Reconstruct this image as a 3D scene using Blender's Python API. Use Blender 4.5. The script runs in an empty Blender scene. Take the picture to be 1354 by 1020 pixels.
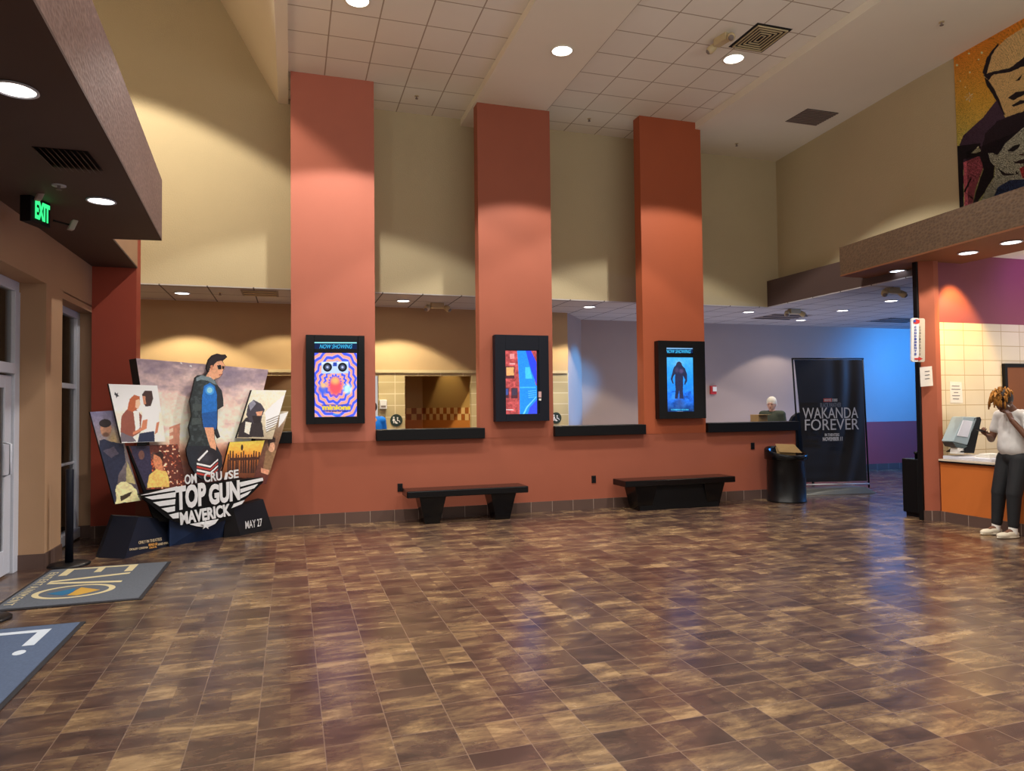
import bpy, math, random
import numpy as np
from mathutils import Vector, Matrix
random.seed(7); rng = np.random.default_rng(5)
S = bpy.context.scene
COL = S.collection
# ------------------------------------------------------------------ camera calibration (1354 x 1020 frame)
F_, CX, CY, H_ = 925., 677., 510., 1.55
def _n(v):
    v = Vector(v); return v.normalized()
Yc = _n((385-CX, 541-CY, F_)); Xc = _n((3600-CX, 504.5-CY, F_)); Xc = _n(Xc-Yc*Xc.dot(Yc)); Zc = Xc.cross(Yc)
if Zc.y > 0: Zc = -Zc
EYE = Vector((0, 0, H_))
def ray(px, py):
    d = Vector((px-CX, py-CY, F_)); return Vector((Xc.dot(d), Yc.dot(d), Zc.dot(d)))
def oz(px, py, z=0.): d = ray(px, py); return EYE+d*((z-H_)/d.z)
def oy(px, py, y): d = ray(px, py); return EYE+d*(y/d.y)
def ox(px, py, x): d = ray(px, py); return EYE+d*(x/d.x)
def opl(px, py, P, N):
    d = ray(px, py); return EYE+d*((P-EYE).dot(N)/d.dot(N))
cam = bpy.data.cameras.new('camera'); camo = bpy.data.objects.new('camera', cam); COL.objects.link(camo)
right = Vector((Xc.x, Yc.x, Zc.x)); down = Vector((Xc.y, Yc.y, Zc.y)); fwd = Vector((Xc.z, Yc.z, Zc.z))
m = Matrix((right, -down, -fwd)).transposed().to_4x4(); m.translation = EYE
camo.matrix_world = m; cam.sensor_width = 36; cam.lens = F_*36/1354; cam.clip_start = .05; cam.clip_end = 200
S.camera = camo
S.view_settings.view_transform = 'Standard'; S.view_settings.look = 'None'
S.view_settings.exposure = 0.12; S.view_settings.gamma = 1.0

# ------------------------------------------------------------------ materials
def lin(c):
    c = [x/255. if max(c) > 1.01 else x for x in c]
    return [x/12.92 if x <= .04045 else ((x+.055)/1.055)**2.4 for x in c]
def rgba(c): return (*lin(c), 1)
class NT:
    def __init__(s, name):
        s.m = bpy.data.materials.new(name); s.m.use_nodes = True; s.t = s.m.node_tree; s.t.nodes.clear()
        s.out = s.n('ShaderNodeOutputMaterial')
    def n(s, t, **k):
        nd = s.t.nodes.new(t)
        for a, b in k.items(): setattr(nd, a, b)
        return nd
    def l(s, a, b): s.t.links.new(a, b)
    def put(s, sock, v):
        if hasattr(v, 'is_output') or hasattr(v, 'links'): s.l(v, sock)
        else: sock.default_value = v
    def math(s, op, a, b=0., c=0.):
        nd = s.n('ShaderNodeMath', operation=op); s.put(nd.inputs[0], a); s.put(nd.inputs[1], b); s.put(nd.inputs[2], c); return nd.outputs[0]
    def mix(s, f, a, b, bt='MIX'):
        nd = s.n('ShaderNodeMix', data_type='RGBA', blend_type=bt)
        s.put(nd.inputs[0], f); s.put(nd.inputs[6], a); s.put(nd.inputs[7], b); return nd.outputs[2]
    def pos(s):
        if not hasattr(s, '_p'):
            s._p = s.n('ShaderNodeTexCoord').outputs['Object']; s._s = s.n('ShaderNodeSeparateXYZ'); s.l(s._p, s._s.inputs[0])
        return s._p
    def xyz(s, i): s.pos(); return s._s.outputs[i]
    def noise(s, scale, vec=None, detail=4, rough=.55, dist=0.):
        nd = s.n('ShaderNodeTexNoise'); nd.inputs['Scale'].default_value = scale; nd.inputs['Detail'].default_value = detail
        nd.inputs['Roughness'].default_value = rough; nd.inputs['Distortion'].default_value = dist
        s.l(vec if vec is not None else s.pos(), nd.inputs['Vector']); return nd.outputs[0]
    def scaled(s, v3):
        nd = s.n('ShaderNodeVectorMath', operation='MULTIPLY'); s.l(s.pos(), nd.inputs[0]); nd.inputs[1].default_value = v3; return nd.outputs[0]
    def bsdf(s, base, rough=.5, spec=.5, metal=0., bump=None, bs=.1, bd=.01, coat=0., coatr=.1, emis=None, es=0., sheen=0.):
        b = s.n('ShaderNodeBsdfPrincipled'); s.put(b.inputs['Base Color'], base); s.put(b.inputs['Roughness'], rough)
        s.put(b.inputs['Specular IOR Level'], spec); s.put(b.inputs['Metallic'], metal)
        s.put(b.inputs['Coat Weight'], coat); s.put(b.inputs['Coat Roughness'], coatr); b.inputs['Sheen Weight'].default_value = sheen
        if emis is not None: s.put(b.inputs['Emission Color'], emis); b.inputs['Emission Strength'].default_value = es
        if bump is not None:
            bn = s.n('ShaderNodeBump'); bn.inputs['Strength'].default_value = bs; bn.inputs['Distance'].default_value = bd
            s.l(bump, bn.inputs['Height']); s.l(bn.outputs[0], b.inputs['Normal'])
        s.l(b.outputs[0], s.out.inputs[0]); s.b = b; return s
    def line(s, axis, pitch, off, w):   # 1 on a grout line
        t = s.math('FRACT', s.math('DIVIDE', s.math('SUBTRACT', s.xyz(axis), off), pitch))
        t = s.math('ABSOLUTE', s.math('SUBTRACT', t, .5)); return s.math('GREATER_THAN', t, .5-w/pitch/2)
def paint(name, c, rough=.6, var=.08, scale=3., bump=None, bs=.15, bd=.004, spec=.3, **k):
    t = NT(name); nz = t.noise(scale); c2 = [max(0, x*(1-var*2)) for x in lin(c)]
    col = t.mix(nz, (*[min(1, x*(1+var)) for x in lin(c)], 1), (*c2, 1))
    bp = t.noise(bump, detail=3) if bump else None
    return t.bsdf(col, rough, spec, bump=bp, bs=bs, bd=bd, **k).m
def plain(name, c, rough=.5, spec=.4, metal=0., **k): 
    t = NT(name); nz = t.noise(40, detail=2); l = lin(c)
    return t.bsdf(t.mix(nz, (*l, 1), (*[x*.88 for x in l], 1)), rough, spec, metal, **k).m
def emit(name, c, st):
    t = NT(name); e = t.n('ShaderNodeEmission'); e.inputs[0].default_value = rgba(c); e.inputs[1].default_value = st
    t.l(e.outputs[0], t.out.inputs[0]); return t.m
def gridmat(name, base, line, px, ox_, py, oy_, axes=(0, 1), w=.012, rough=.85, var=.06, tint=None, bump=60, bs=.2, spec=.3, tilevar=.0):
    t = NT(name); g = t.math('MAXIMUM', t.line(axes[0], px, ox_, w), t.line(axes[1], py, oy_, w))
    nz = t.noise(1.2); l = lin(base); c = t.mix(nz, (*l, 1), (*[x*(1-var*2) for x in l], 1))
    if tilevar:
        fx = t.math('FLOOR', t.math('DIVIDE', t.math('SUBTRACT', t.xyz(axes[0]), ox_), px)); fy = t.math('FLOOR', t.math('DIVIDE', t.math('SUBTRACT', t.xyz(axes[1]), oy_), py))
        cb = t.n('ShaderNodeCombineXYZ'); t.l(fx, cb.inputs[0]); t.l(fy, cb.inputs[1]); wn = t.n('ShaderNodeTexWhiteNoise'); t.l(cb.outputs[0], wn.inputs[0])
        c = t.mix(t.math('MULTIPLY', wn.outputs[0], tilevar), c, (*[x*.4 for x in l], 1))
    c = t.mix(g, c, rgba(line)); hgt = t.math('SUBTRACT', t.noise(bump, detail=2), g)
    return t.bsdf(c, rough, spec, bump=hgt, bs=bs, bd=.003).m

M = {}
M['rust_pinklit'] = paint('terracotta paint in pinker light', (180, 106, 86), .62, .05, 1.5, bump=90)  # same paint as the other pillars, pinker light put into the colour
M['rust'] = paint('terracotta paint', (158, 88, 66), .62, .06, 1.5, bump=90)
M['rust_orangelit'] = paint('terracotta paint in oranger light', (166, 84, 52), .62, .06, 1.5, bump=90)  # same terracotta again, the oranger light on this pillar painted in
M['red'] = paint('brick red paint', (166, 74, 56), .6, .06, 1.5, bump=90)
M['ochre'] = paint('ochre textured paint', (188, 173, 138), .85, .04, 1.2, bump=55, bs=.5, bd=.008)
M['ochre_gold'] = paint('golden textured paint', (186, 160, 112), .85, .05, 1.2, bump=55, bs=.5, bd=.008)
M['tan'] = paint('tan wall paint', (178, 142, 110), .7, .06, 1.5, bump=80)
M['golden'] = paint('golden corridor paint', (190, 160, 116), .75, .06, 1.5)
M['taupe'] = paint('taupe corridor paint', (170, 152, 142), .75, .05, 1.2)
M['blue'] = paint('blue wall paint', (60, 140, 225), .7, .05, 1.2)
M['purple'] = paint('purple wall paint', (132, 72, 84), .65, .08, 1.2)
M['plum'] = paint('plum wall paint', (170, 66, 66), .65, .08, 1.2)
M['orange'] = paint('orange laminate', (196, 108, 48), .5, .06, 1.2)
M['drywall'] = paint('cream drywall', (232, 226, 208), .85, .03, 1.)
M['cream'] = paint('cream ceiling slope', (226, 218, 200), .85, .03, 1.)
M['brown'] = paint('dark brown soffit paint', (84, 66, 60), .7, .06, 1.2)
M['soffit_or'] = paint('copper brown soffit', (120, 72, 42), .7, .06, 1.2)
M['black'] = plain('black satin', (9, 9, 12), .5, .22)
M['blackgloss'] = plain('black gloss laminate', (9, 9, 12), .2, .3)
M['blackplastic'] = plain('black plastic', (14, 14, 17), .35, .35)
M['bluishblack'] = plain('blue black metal', (14, 18, 30), .5, .25)
M['white'] = plain('white aluminium', (206, 210, 222), .35, .5)
M['cream_metal'] = plain('cream metal', (200, 182, 140), .5)
M['paper'] = plain('white paper', (225, 222, 214), .8, .2)
M['card'] = plain('brown cardboard', (160, 130, 88), .85, .2)
M['base_tile'] = gridmat('baseboard tile', (100, 78, 70), (150, 130, 118), .33, .03, 5, -1, (0, 2), w=.008, rough=.45, tilevar=.5)
M['base_tile_y'] = gridmat('baseboard tile side', (100, 78, 70), (150, 130, 118), .33, .03, 5, -1, (1, 2), w=.008, rough=.45, tilevar=.5)
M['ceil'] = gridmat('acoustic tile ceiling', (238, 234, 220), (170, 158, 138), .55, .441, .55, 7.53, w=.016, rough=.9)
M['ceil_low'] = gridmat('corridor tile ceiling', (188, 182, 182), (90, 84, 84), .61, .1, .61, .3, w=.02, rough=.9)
M['walltile'] = gridmat('cream wall tile', (222, 210, 182), (176, 156, 118), .34, .1, .2, .1, (0, 2), w=.01, rough=.35, tilevar=.18, bump=20)
M['resttile'] = gridmat('beige wall tile', (196, 176, 128), (214, 200, 160), .4, .1, .2, .19, (0, 2), w=.014, rough=.4, tilevar=.15, bump=20)
def fascia_mat(name, c1, c2):
    t = NT(name); v = t.n('ShaderNodeTexVoronoi', feature='F1'); v.inputs['Scale'].default_value = 1.; t.l(t.scaled((26, 26, 34)), v.inputs['Vector'])
    nz = t.noise(2.5); f = t.math('MULTIPLY', v.outputs[0], 1.1); c = t.mix(f, rgba(c1), rgba(c2)); c = t.mix(t.math('MULTIPLY', nz, .5), c, rgba([x*.75 for x in c2]))
    return t.bsdf(c, .6, .22, bump=v.outputs[0], bs=.28, bd=.012).m
M['fascia'] = fascia_mat('embossed mauve brown vinyl', (104, 82, 76), (134, 110, 102))
M['fascia_r'] = fascia_mat('embossed bronze vinyl', (72, 54, 40), (98, 76, 56))
def checker_mat():
    t = NT('checkered restroom tile'); S_ = .1
    z = t.xyz(2); o = t.n('ShaderNodeSeparateXYZ'); t.l(t.pos(), o.inputs[0])
    u = t.n('ShaderNodeUVMap'); su = t.n('ShaderNodeSeparateXYZ'); t.l(u.outputs[0], su.inputs[0])
    a = t.math('FLOOR', t.math('DIVIDE', su.outputs[0], S_)); b = t.math('FLOOR', t.math('DIVIDE', t.math('SUBTRACT', z, 1.31), .115))
    ck = t.math('MODULO', t.math('ABSOLUTE', t.math('ADD', a, b)), 2.)
    c = t.mix(ck, rgba((206, 168, 104)), rgba((150, 84, 30)))
    low = t.math('LESS_THAN', z, 1.31); hi = t.math('GREATER_THAN', z, 1.54)
    c = t.mix(low, c, rgba((186, 116, 48))); c = t.mix(hi, c, rgba((172, 136, 74)))
    return t.bsdf(c, .45, .4).m
M['checker'] = checker_mat()
def floor_mat():
    t = NT('marbled brown porcelain tile')
    px, ox_, py, oy_ = .302, .144, .277, .0375
    gx = t.line(0, px, ox_, .0045); gy = t.line(1, py, oy_, .0045); g = t.math('MAXIMUM', gx, gy)
    def cell(sx, sy, offx, offy, seed):
        fx = t.math('FLOOR', t.math('DIVIDE', t.math('SUBTRACT', t.xyz(0), offx), sx)); fy = t.math('FLOOR', t.math('DIVIDE', t.math('SUBTRACT', t.xyz(1), offy), sy))
        cb = t.n('ShaderNodeCombineXYZ'); t.l(fx, cb.inputs[0]); t.l(fy, cb.inputs[1]); cb.inputs[2].default_value = seed
        wn = t.n('ShaderNodeTexWhiteNoise'); t.l(cb.outputs[0], wn.inputs[0]); return wn.outputs[0], cb.outputs[0]
    w1, cv = cell(px, py, ox_, oy_, 1.); w2, _ = cell(px, py/2, ox_, oy_, 2.); w3, _ = cell(px/2, py, ox_, oy_, 3.)
    # shift the streak pattern from tile to tile
    sh = t.n('ShaderNodeVectorMath', operation='MULTIPLY_ADD'); t.l(cv, sh.inputs[0]); sh.inputs[1].default_value = (3.7, 5.3, 0); t.l(t.scaled((3.2, 9., 1)), sh.inputs[2])
    n1 = t.noise(.95, sh.outputs[0], 9, .7, .3)
    n2 = t.noise(1.1, t.scaled((1.6, 3.2, 1)), 5, .6)
    v = t.math('ADD', t.math('MULTIPLY', n1, 1.9), t.math('MULTIPLY', w2, .3)); v = t.math('ADD', v, t.math('MULTIPLY', w3, .24)); v = t.math('ADD', v, t.math('MULTIPLY', n2, .7))
    v = t.math('ADD', v, t.math('MULTIPLY', w1, .1))
    v = t.math('SUBTRACT', v, 1.12); r = t.n('ShaderNodeValToRGB'); t.l(v, r.inputs[0]); e = r.color_ramp.elements
    e[0].position = .18; e[0].color = rgba((56, 42, 38)); e[1].position = .9; e[1].color = rgba((146, 120, 88))
    x = e.new(.42); x.color = rgba((76, 56, 48)); x = e.new(.56); x.color = rgba((92, 72, 56)); x = e.new(.72); x.color = rgba((114, 91, 67))
    c = t.mix(t.math('MULTIPLY', g, .8), r.outputs[0], rgba((120, 100, 86)))
    fine = t.noise(40, detail=3)
    hgt = t.math('SUBTRACT', t.math('MULTIPLY', n1, .35), g)
    rough = t.math('ADD', t.math('MULTIPLY', n2, .14), .19)
    return t.bsdf(c, rough, .5, bump=hgt, bs=.1, bd=.003, coat=.1, coatr=.15).m
M['floor'] = floor_mat()
def attr_mat(name, rough=.5, emis=0., spec=.4, coat=0.):
    t = NT(name); a = t.n('ShaderNodeVertexColor', layer_name='Col')
    if emis: return t.bsdf((0, 0, 0, 1), .3, .15, emis=a.outputs[0], es=emis).m
    return t.bsdf(a.outputs[0], rough, spec, coat=coat, coatr=.2).m
M['print'] = attr_mat('printed board', .42, 0, .4, .3)
M['mural'] = attr_mat('mural print', .75)
M['screen'] = attr_mat('lit display', .2, 1.0)
M['screen_hi'] = attr_mat('bright lit display', .2, 1.15)
def glass_mat():
    t = NT('window glass'); tr = t.n('ShaderNodeBsdfTransparent'); tr.inputs[0].default_value = (.86, .9, .9, 1)
    gl = t.n('ShaderNodeBsdfGlossy'); gl.inputs['Roughness'].default_value = .02; fr = t.n('ShaderNodeFresnel'); fr.inputs[0].default_value = 1.5
    mx = t.n('ShaderNodeMixShader'); t.l(fr.outputs[0], mx.inputs[0]); t.l(tr.outputs[0], mx.inputs[1]); t.l(gl.outputs[0], mx.inputs[2]); t.l(mx.outputs[0], t.out.inputs[0]); return t.m
M['glass'] = glass_mat()
M['lamp'] = emit('lamp diffuser', (255, 246, 236), 6.)
M['lamp_cool'] = emit('cool lamp diffuser', (225, 238, 255), 4.)

# ------------------------------------------------------------------ mesh helpers
class MB:
    def __init__(s): s.v = []; s.f = []
    def add(s, vs, fs): o = len(s.v); s.v += [tuple(v) for v in vs]; s.f += [tuple(i+o for i in f) for f in fs]; return s
    def box(s, x0, x1, y0, y1, z0, z1):
        x0, x1 = sorted((x0, x1)); y0, y1 = sorted((y0, y1)); z0, z1 = sorted((z0, z1))
        return s.add([(x0,y0,z0),(x1,y0,z0),(x1,y1,z0),(x0,y1,z0),(x0,y0,z1),(x1,y0,z1),(x1,y1,z1),(x0,y1,z1)],
                     [(3,2,1,0),(4,5,6,7),(0,1,5,4),(1,2,6,5),(2,3,7,6),(3,0,4,7)])
    def quad(s, a, b, c, d): return s.add([a, b, c, d], [(0, 1, 2, 3)])
    def prism(s, poly, vec):     # poly of 3D points extruded by vec (one vector or one per point)
        n = len(poly); P = [Vector(p) for p in poly]; V = vec if isinstance(vec, list) else [vec]*n
        Q = [p+Vector(w) for p, w in zip(P, V)]
        return s.add(P+Q, [tuple(range(n)), tuple(range(2*n-1, n-1, -1))]+[((i+1) % n, i, n+i, n+(i+1) % n) for i in range(n)])
    def plan(s, pts, z0, z1):    # vertical prism from plan polygon (counter-clockwise)
        return s.prism([(x, y, z0) for x, y in pts][::-1], Vector((0, 0, z1-z0)))
    def lathe(s, prof, c=(0, 0, 0), seg=32, sx=1., sy=1.):
        k = len(prof); vs = []; fs = []
        for i in range(seg):
            a = 2*math.pi*i/seg
            for r, z in prof: vs.append((c[0]+r*math.cos(a)*sx, c[1]+r*math.sin(a)*sy, c[2]+z))
        for i in range(seg):
            j = (i+1) % seg
            for q in range(k-1): fs.append((i*k+q, j*k+q, j*k+q+1, i*k+q+1))
        if prof[0][0] > 1e-6: fs.append(tuple(i*k for i in range(seg))[::-1])
        if prof[-1][0] > 1e-6: fs.append(tuple(i*k+k-1 for i in range(seg)))
        return s.add(vs, fs)
    def tube(s, pts, r, seg=10):
        pts = [Vector(p) for p in pts]; vs = []; fs = []; R = r if isinstance(r, list) else [r]*len(pts)
        up = Vector((0, 0, 1))
        for i, p in enumerate(pts):
            d = (pts[min(i+1, len(pts)-1)]-pts[max(i-1, 0)]).normalized(); a = d.cross(up if abs(d.z) < .9 else Vector((1, 0, 0))).normalized(); b = d.cross(a)
            for k in range(seg): t = 2*math.pi*k/seg; vs.append(p+a*math.cos(t)*R[i]+b*math.sin(t)*R[i])
        for i in range(len(pts)-1):
            for k in range(seg): fs.append((i*seg+k, i*seg+(k+1) % seg, (i+1)*seg+(k+1) % seg, (i+1)*seg+k))
        fs.append(tuple(range(seg))[::-1]); fs.append(tuple(range((len(pts)-1)*seg, len(pts)*seg)))
        return s.add(vs, fs)
    def ell(s, c, r, rot=None, seg=20, ring=12):
        vs = []; fs = []; c = Vector(c)
        for i in range(ring+1):
            th = math.pi*i/ring
            for k in range(seg):
                a = 2*math.pi*k/seg; p = Vector((r[0]*math.sin(th)*math.cos(a), r[1]*math.sin(th)*math.sin(a), r[2]*math.cos(th)))
                if rot is not None: p = rot @ p
                vs.append(c+p)
        for i in range(ring):
            for k in range(seg): fs.append((i*seg+k, (i+1)*seg+k, (i+1)*seg+(k+1) % seg, i*seg+(k+1) % seg))
        return s.add(vs, fs)
    def cap(s, a, b, r0, r1, seg=16):
        a = Vector(a); b = Vector(b); d = b-a; L = d.length
        rot = d.to_track_quat('Z', 'Y').to_matrix() if L > 1e-6 else Matrix.Identity(3)
        prof = []
        for i in range(7): t = -math.pi/2+math.pi/2*i/6; prof.append((r0*math.cos(t), r0*math.sin(t)))
        for i in range(7): t = math.pi/2*i/6; prof.append((r1*math.cos(t), L+r1*math.sin(t)))
        prof[0] = (0, prof[0][1]); prof[-1] = (0, prof[-1][1])
        tmp = MB().lathe(prof, seg=seg); return s.add([a+rot @ Vector(v) for v in tmp.v], tmp.f)
    def build(s, name, mat, parent=None, smooth=False, bevel=0., loc=None):
        me = bpy.data.meshes.new(name); me.from_pydata(s.v, [], s.f); me.validate()
        o = bpy.data.objects.new(name, me); COL.objects.link(o)
        me.materials.append(M[mat] if isinstance(mat, str) else mat)
        if smooth: me.polygons.foreach_set('use_smooth', [True]*len(me.polygons))
        if bevel:
            b = o.modifiers.new('bevel', 'BEVEL'); b.width = bevel; b.segments = 2; b.limit_method = 'ANGLE'
        if parent is not None:
            o.parent = parent; o.matrix_parent_inverse = Matrix.Translation(-Vector(parent.location)) if parent.type == 'EMPTY' else Matrix.Identity(4)
        return o
def tag(o, label=None, cat=None, group=None, kind=None):
    if label: o['label'] = label
    if cat: o['category'] = cat
    if group: o['group'] = group
    if kind: o['kind'] = kind
    return o
def thing(name, label, cat, loc=(0, 0, 0), group=None):
    o = bpy.data.objects.new(name, None); COL.objects.link(o); o.location = loc; o.empty_display_size = .1
    return tag(o, label, cat, group)
def struct(name, mb, mat, **k):
    o = mb.build(name, mat, **k); o['kind'] = 'structure'; return o
def move_copy(root, loc, label=None):
    r = root.copy(); COL.objects.link(r); d = Vector(loc); r.location = d
    if label: r['label'] = label
    def rec(src, dst):
        for ch in [c for c in bpy.data.objects if c.parent == src]:
            c2 = ch.copy(); COL.objects.link(c2); c2.parent = dst; rec(ch, c2)
    rec(root, r); return r
def text(name, body, BL, BR, TL, mat, parent, depth=.004, bold=.0, shear=0., spacing=1.):
    cu = bpy.data.curves.new(name, 'FONT'); cu.body = body; cu.offset = bold; cu.shear = shear; cu.space_character = spacing; cu.resolution_u = 3
    cu.extrude = 0.; ob = bpy.data.objects.new(name, cu); COL.objects.link(ob); bpy.context.view_layer.update()
    me = bpy.data.meshes.new_from_object(ob); bpy.data.objects.remove(ob)
    n = len(me.vertices); co = np.zeros(n*3); me.vertices.foreach_get('co', co); co = co.reshape(-1, 3)
    mn = co.min(0); mx = co.max(0); uv = (co-mn)/np.maximum(mx-mn, 1e-6)
    BL, BR, TL = [np.array(Vector(p)) for p in (BL, BR, TL)]; U = BR-BL; V = TL-BL; N = np.cross(U, V); N = N/np.linalg.norm(N)
    p = BL+uv[:, :1]*U+uv[:, 1:2]*V
    faces = [tuple(f.vertices) for f in me.polygons]
    vs = [tuple(x) for x in p]+[tuple(x+N*depth) for x in p]; fs = [tuple(i+n for i in f) for f in faces]
    ed = {}
    for f in faces:
        for i in range(len(f)): e = (f[i], f[(i+1) % len(f)]); ed[e] = ed.get(e, 0)+1
    for (a, b) in ed:
        if (b, a) not in ed: fs.append((a, b, b+n, a+n))
    bpy.data.meshes.remove(me)
    mb = MB(); mb.v = vs; mb.f = fs; return mb.build(name, mat, parent)

# ---- painted pictures: colour attribute on a fine mesh
def fbm(X, Y, sc, oct=4, seed=0):
    out = np.zeros_like(X); a = .5; tot = 0
    for o in range(oct):
        r = np.random.default_rng(seed+o); G = r.random((64, 64)); x = X*sc*2**o; y = Y*sc*2**o
        xi = np.floor(x).astype(int); yi = np.floor(y).astype(int); fx = x-xi; fy = y-yi; fx = fx*fx*(3-2*fx); fy = fy*fy*(3-2*fy)
        g = lambda i, j: G[i % 64, j % 64]
        out += a*((g(xi, yi)*(1-fx)+g(xi+1, yi)*fx)*(1-fy)+(g(xi, yi+1)*(1-fx)+g(xi+1, yi+1)*fx)*fy); tot += a; a *= .55
    return out/tot
def inpoly(X, Y, poly):
    r = np.zeros(X.shape, bool); n = len(poly)
    for i in range(n):
        x0, y0 = poly[i]; x1, y1 = poly[(i+1) % n]
        if y0 == y1: continue
        c = (Y > min(y0, y1)) & (Y <= max(y0, y1)); r ^= c & (X < (Y-y0)*(x1-x0)/(y1-y0)+x0)
    return r
class Pic:
    """grid between four pixel corners TL TR BR BL (photo measurements), laid on a real plane"""
    def __init__(s, cs, step=.6):
        s.cs = cs; w = max(math.dist(cs[0], cs[1]), math.dist(cs[3], cs[2])); h = max(math.dist(cs[0], cs[3]), math.dist(cs[1], cs[2]))
        s.w = max(2, int(w/step)); s.h = max(2, int(h/step))
        U, V = np.meshgrid(np.linspace(0, 1, s.w), np.linspace(0, 1, s.h)); s.U = U; s.V = V
        TL, TR, BR, BL = [np.array(c, float) for c in cs]
        s.X = (TL[0]*(1-U)+TR[0]*U)*(1-V)+(BL[0]*(1-U)+BR[0]*U)*V; s.Y = (TL[1]*(1-U)+TR[1]*U)*(1-V)+(BL[1]*(1-U)+BR[1]*U)*V
        s.C = np.zeros(U.shape+(3,))
    def fill(s, c): s.C[:] = c
    def vgrad(s, stops):
        for k in range(3): s.C[..., k] = np.interp(s.V, [q[0] for q in stops], [q[1][k] for q in stops])
    def blend(s, m, c): m = np.clip(m, 0, 1)[..., None]; s.C = s.C*(1-m)+np.array(c, float)*m
    def poly(s, p, c, j=0., a=1.):
        X, Y = s.X, s.Y
        if j: X = X+(fbm(s.X, s.Y, .2, 3, 3)-.5)*j*2; Y = Y+(fbm(s.X, s.Y, .2, 3, 9)-.5)*j*2
        s.blend(inpoly(X, Y, p)*a, c); return s
    def ell(s, cx, cy, rx, ry, c, a=1., soft=0.):
        d = np.sqrt(((s.X-cx)/rx)**2+((s.Y-cy)/ry)**2); s.blend((np.clip((1-d)/soft, 0, 1) if soft else (d < 1))*a, c); return s
    def tex(s, amt, sc=.15, seed=1): s.C = np.clip(s.C*(1+amt*2*(fbm(s.X, s.Y, sc, 4, seed)[..., None]-.5)), 0, 255)
    def build(s, name, mat, parent, place, clip=None, gain=1.32):
        P = np.array([[tuple(place(s.X[i, j], s.Y[i, j])) for j in (0, s.w-1)] for i in (0, s.h-1)]) # plane corners only for frame
        n = s.w*s.h; pts = []
        X = s.X.ravel(); Y = s.Y.ravel()
        pts = [tuple(place(float(a), float(b))) for a, b in zip(X, Y)]
        i, j = np.meshgrid(np.arange(s.h-1), np.arange(s.w-1), indexing='ij'); a = (i*s.w+j).ravel(); f = np.stack([a, a+s.w, a+s.w+1, a+1], 1)
        if clip is not None:
            cm = inpoly(X, Y, clip); f = f[cm[f].all(1)]
        me = bpy.data.meshes.new(name); me.from_pydata(pts, [], f.tolist())
        ca = me.color_attributes.new('Col', 'FLOAT_COLOR', 'POINT'); c = np.clip(s.C.reshape(-1, 3)/255.*gain, 0, 1)
        c = np.where(c <= .04045, c/12.92, ((c+.055)/1.055)**2.4); ca.data.foreach_set('color', np.concatenate([c, np.ones((n, 1))], 1).ravel().astype('f'))
        if clip is not None:
            import bmesh as _b; bm = _b.new(); bm.from_mesh(me); _b.ops.delete(bm, geom=[v for v in bm.verts if not v.link_faces], context='VERTS'); bm.to_mesh(me); bm.free()
        o = bpy.data.objects.new(name, me); COL.objects.link(o); me.materials.append(M[mat])
        if parent is not None:
            o.parent = parent; o.matrix_parent_inverse = Matrix.Translation(-Vector(parent.location)) if parent.type == 'EMPTY' else Matrix.Identity(4)
        return o
# ================================================================== THE SETTING
W = 9.7; CZ = 6.08; DZ = 5.97; LZ = 3.28; SLF = 3.33
struct('floor', MB().box(-6, 17, -4, 16, -.08, 0), 'floor')
cz = MB().box(-.03, 2.55, -4, 10.6, CZ, CZ+.1).box(3.65, 6.2, -4, 10.6, CZ, CZ+.1)
struct('ceiling', cz, 'ceil')
struct('ceiling', MB().box(2.55, 3.65, -4, 10.6, DZ, CZ+.1).box(6.2, 9., -4, 10.6, DZ, CZ+.1).box(-.17, -.03, -4, 10.6, 6.0, CZ+.1), 'drywall')
struct('ceiling', MB().prism([(-.17, -4, 6.0), (-1.29, -4, 8.0), (-1.29, 10.6, 8.0), (-.17, 10.6, 6.0)], Vector((.1, 0, .06))).box(-5, -1.29, -4, 10.6, 8.0, 8.1), 'cream')
struct('wall_back', MB().box(-5, 9.0, 10.6, 10.75, LZ+.015, 8.1), 'ochre')
struct('wall_left_upper', MB().box(-5.1, -5, -4, 10.6, 0, 8.1), 'ochre_gold')
struct('wall_right', MB().plan([(8.45, 10.6), (8.17, 7.4), (8.10, 5.8), (7.85, 0), (7.7, -4), (8.2, -4), (8.3, 0), (8.6, 7.4), (8.9, 10.6)][::-1], 3.62, 6.05), 'ochre')
struct('wall_divider', MB().box(-1.84, 8.0, W, W+.2, 0, 1.12), 'rust')
for nm, x0, x1, mt in (('left', 0., 1.1, 'rust_pinklit'), ('middle', 2.58, 3.7, 'rust'), ('right', 5.2, 6.29, 'rust_orangelit')):
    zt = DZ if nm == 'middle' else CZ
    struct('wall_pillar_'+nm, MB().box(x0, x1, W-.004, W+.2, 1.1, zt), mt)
k = 1
for x0, x1 in ((-1.8, .01), (1.105, 2.63), (3.695, 5.19), (6.285, 8.02)):
    struct('trim_%d' % k, MB().box(x0, x1, W-.08, W+.28, 1.1, 1.25), 'black', bevel=.006); k += 1
struct('trim_5', MB().box(8.0, 8.03, W-.01, W+.21, 0, 1.1), 'black')
struct('baseboard_back', MB().box(-1.84, 8.0, W-.015, W, 0, .15), 'base_tile')
struct('baseboard_left', MB().box(-2.6, -2.33, 8.015, 8.03, 0, .15).box(-2.33, -1.84, W-.015, W, 0, .15).box(-2.6, -2.33, 9.785, 9.8, 0, .15), 'base_tile')
struct('baseboard_left', MB().box(-2.33, -2.315, 8.015, 8.55, 0, .15), 'base_tile_y')
struct('wall_pier', MB().box(-2.33, -1.84, W, W+.25, 0, 3.95), 'red')
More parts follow.
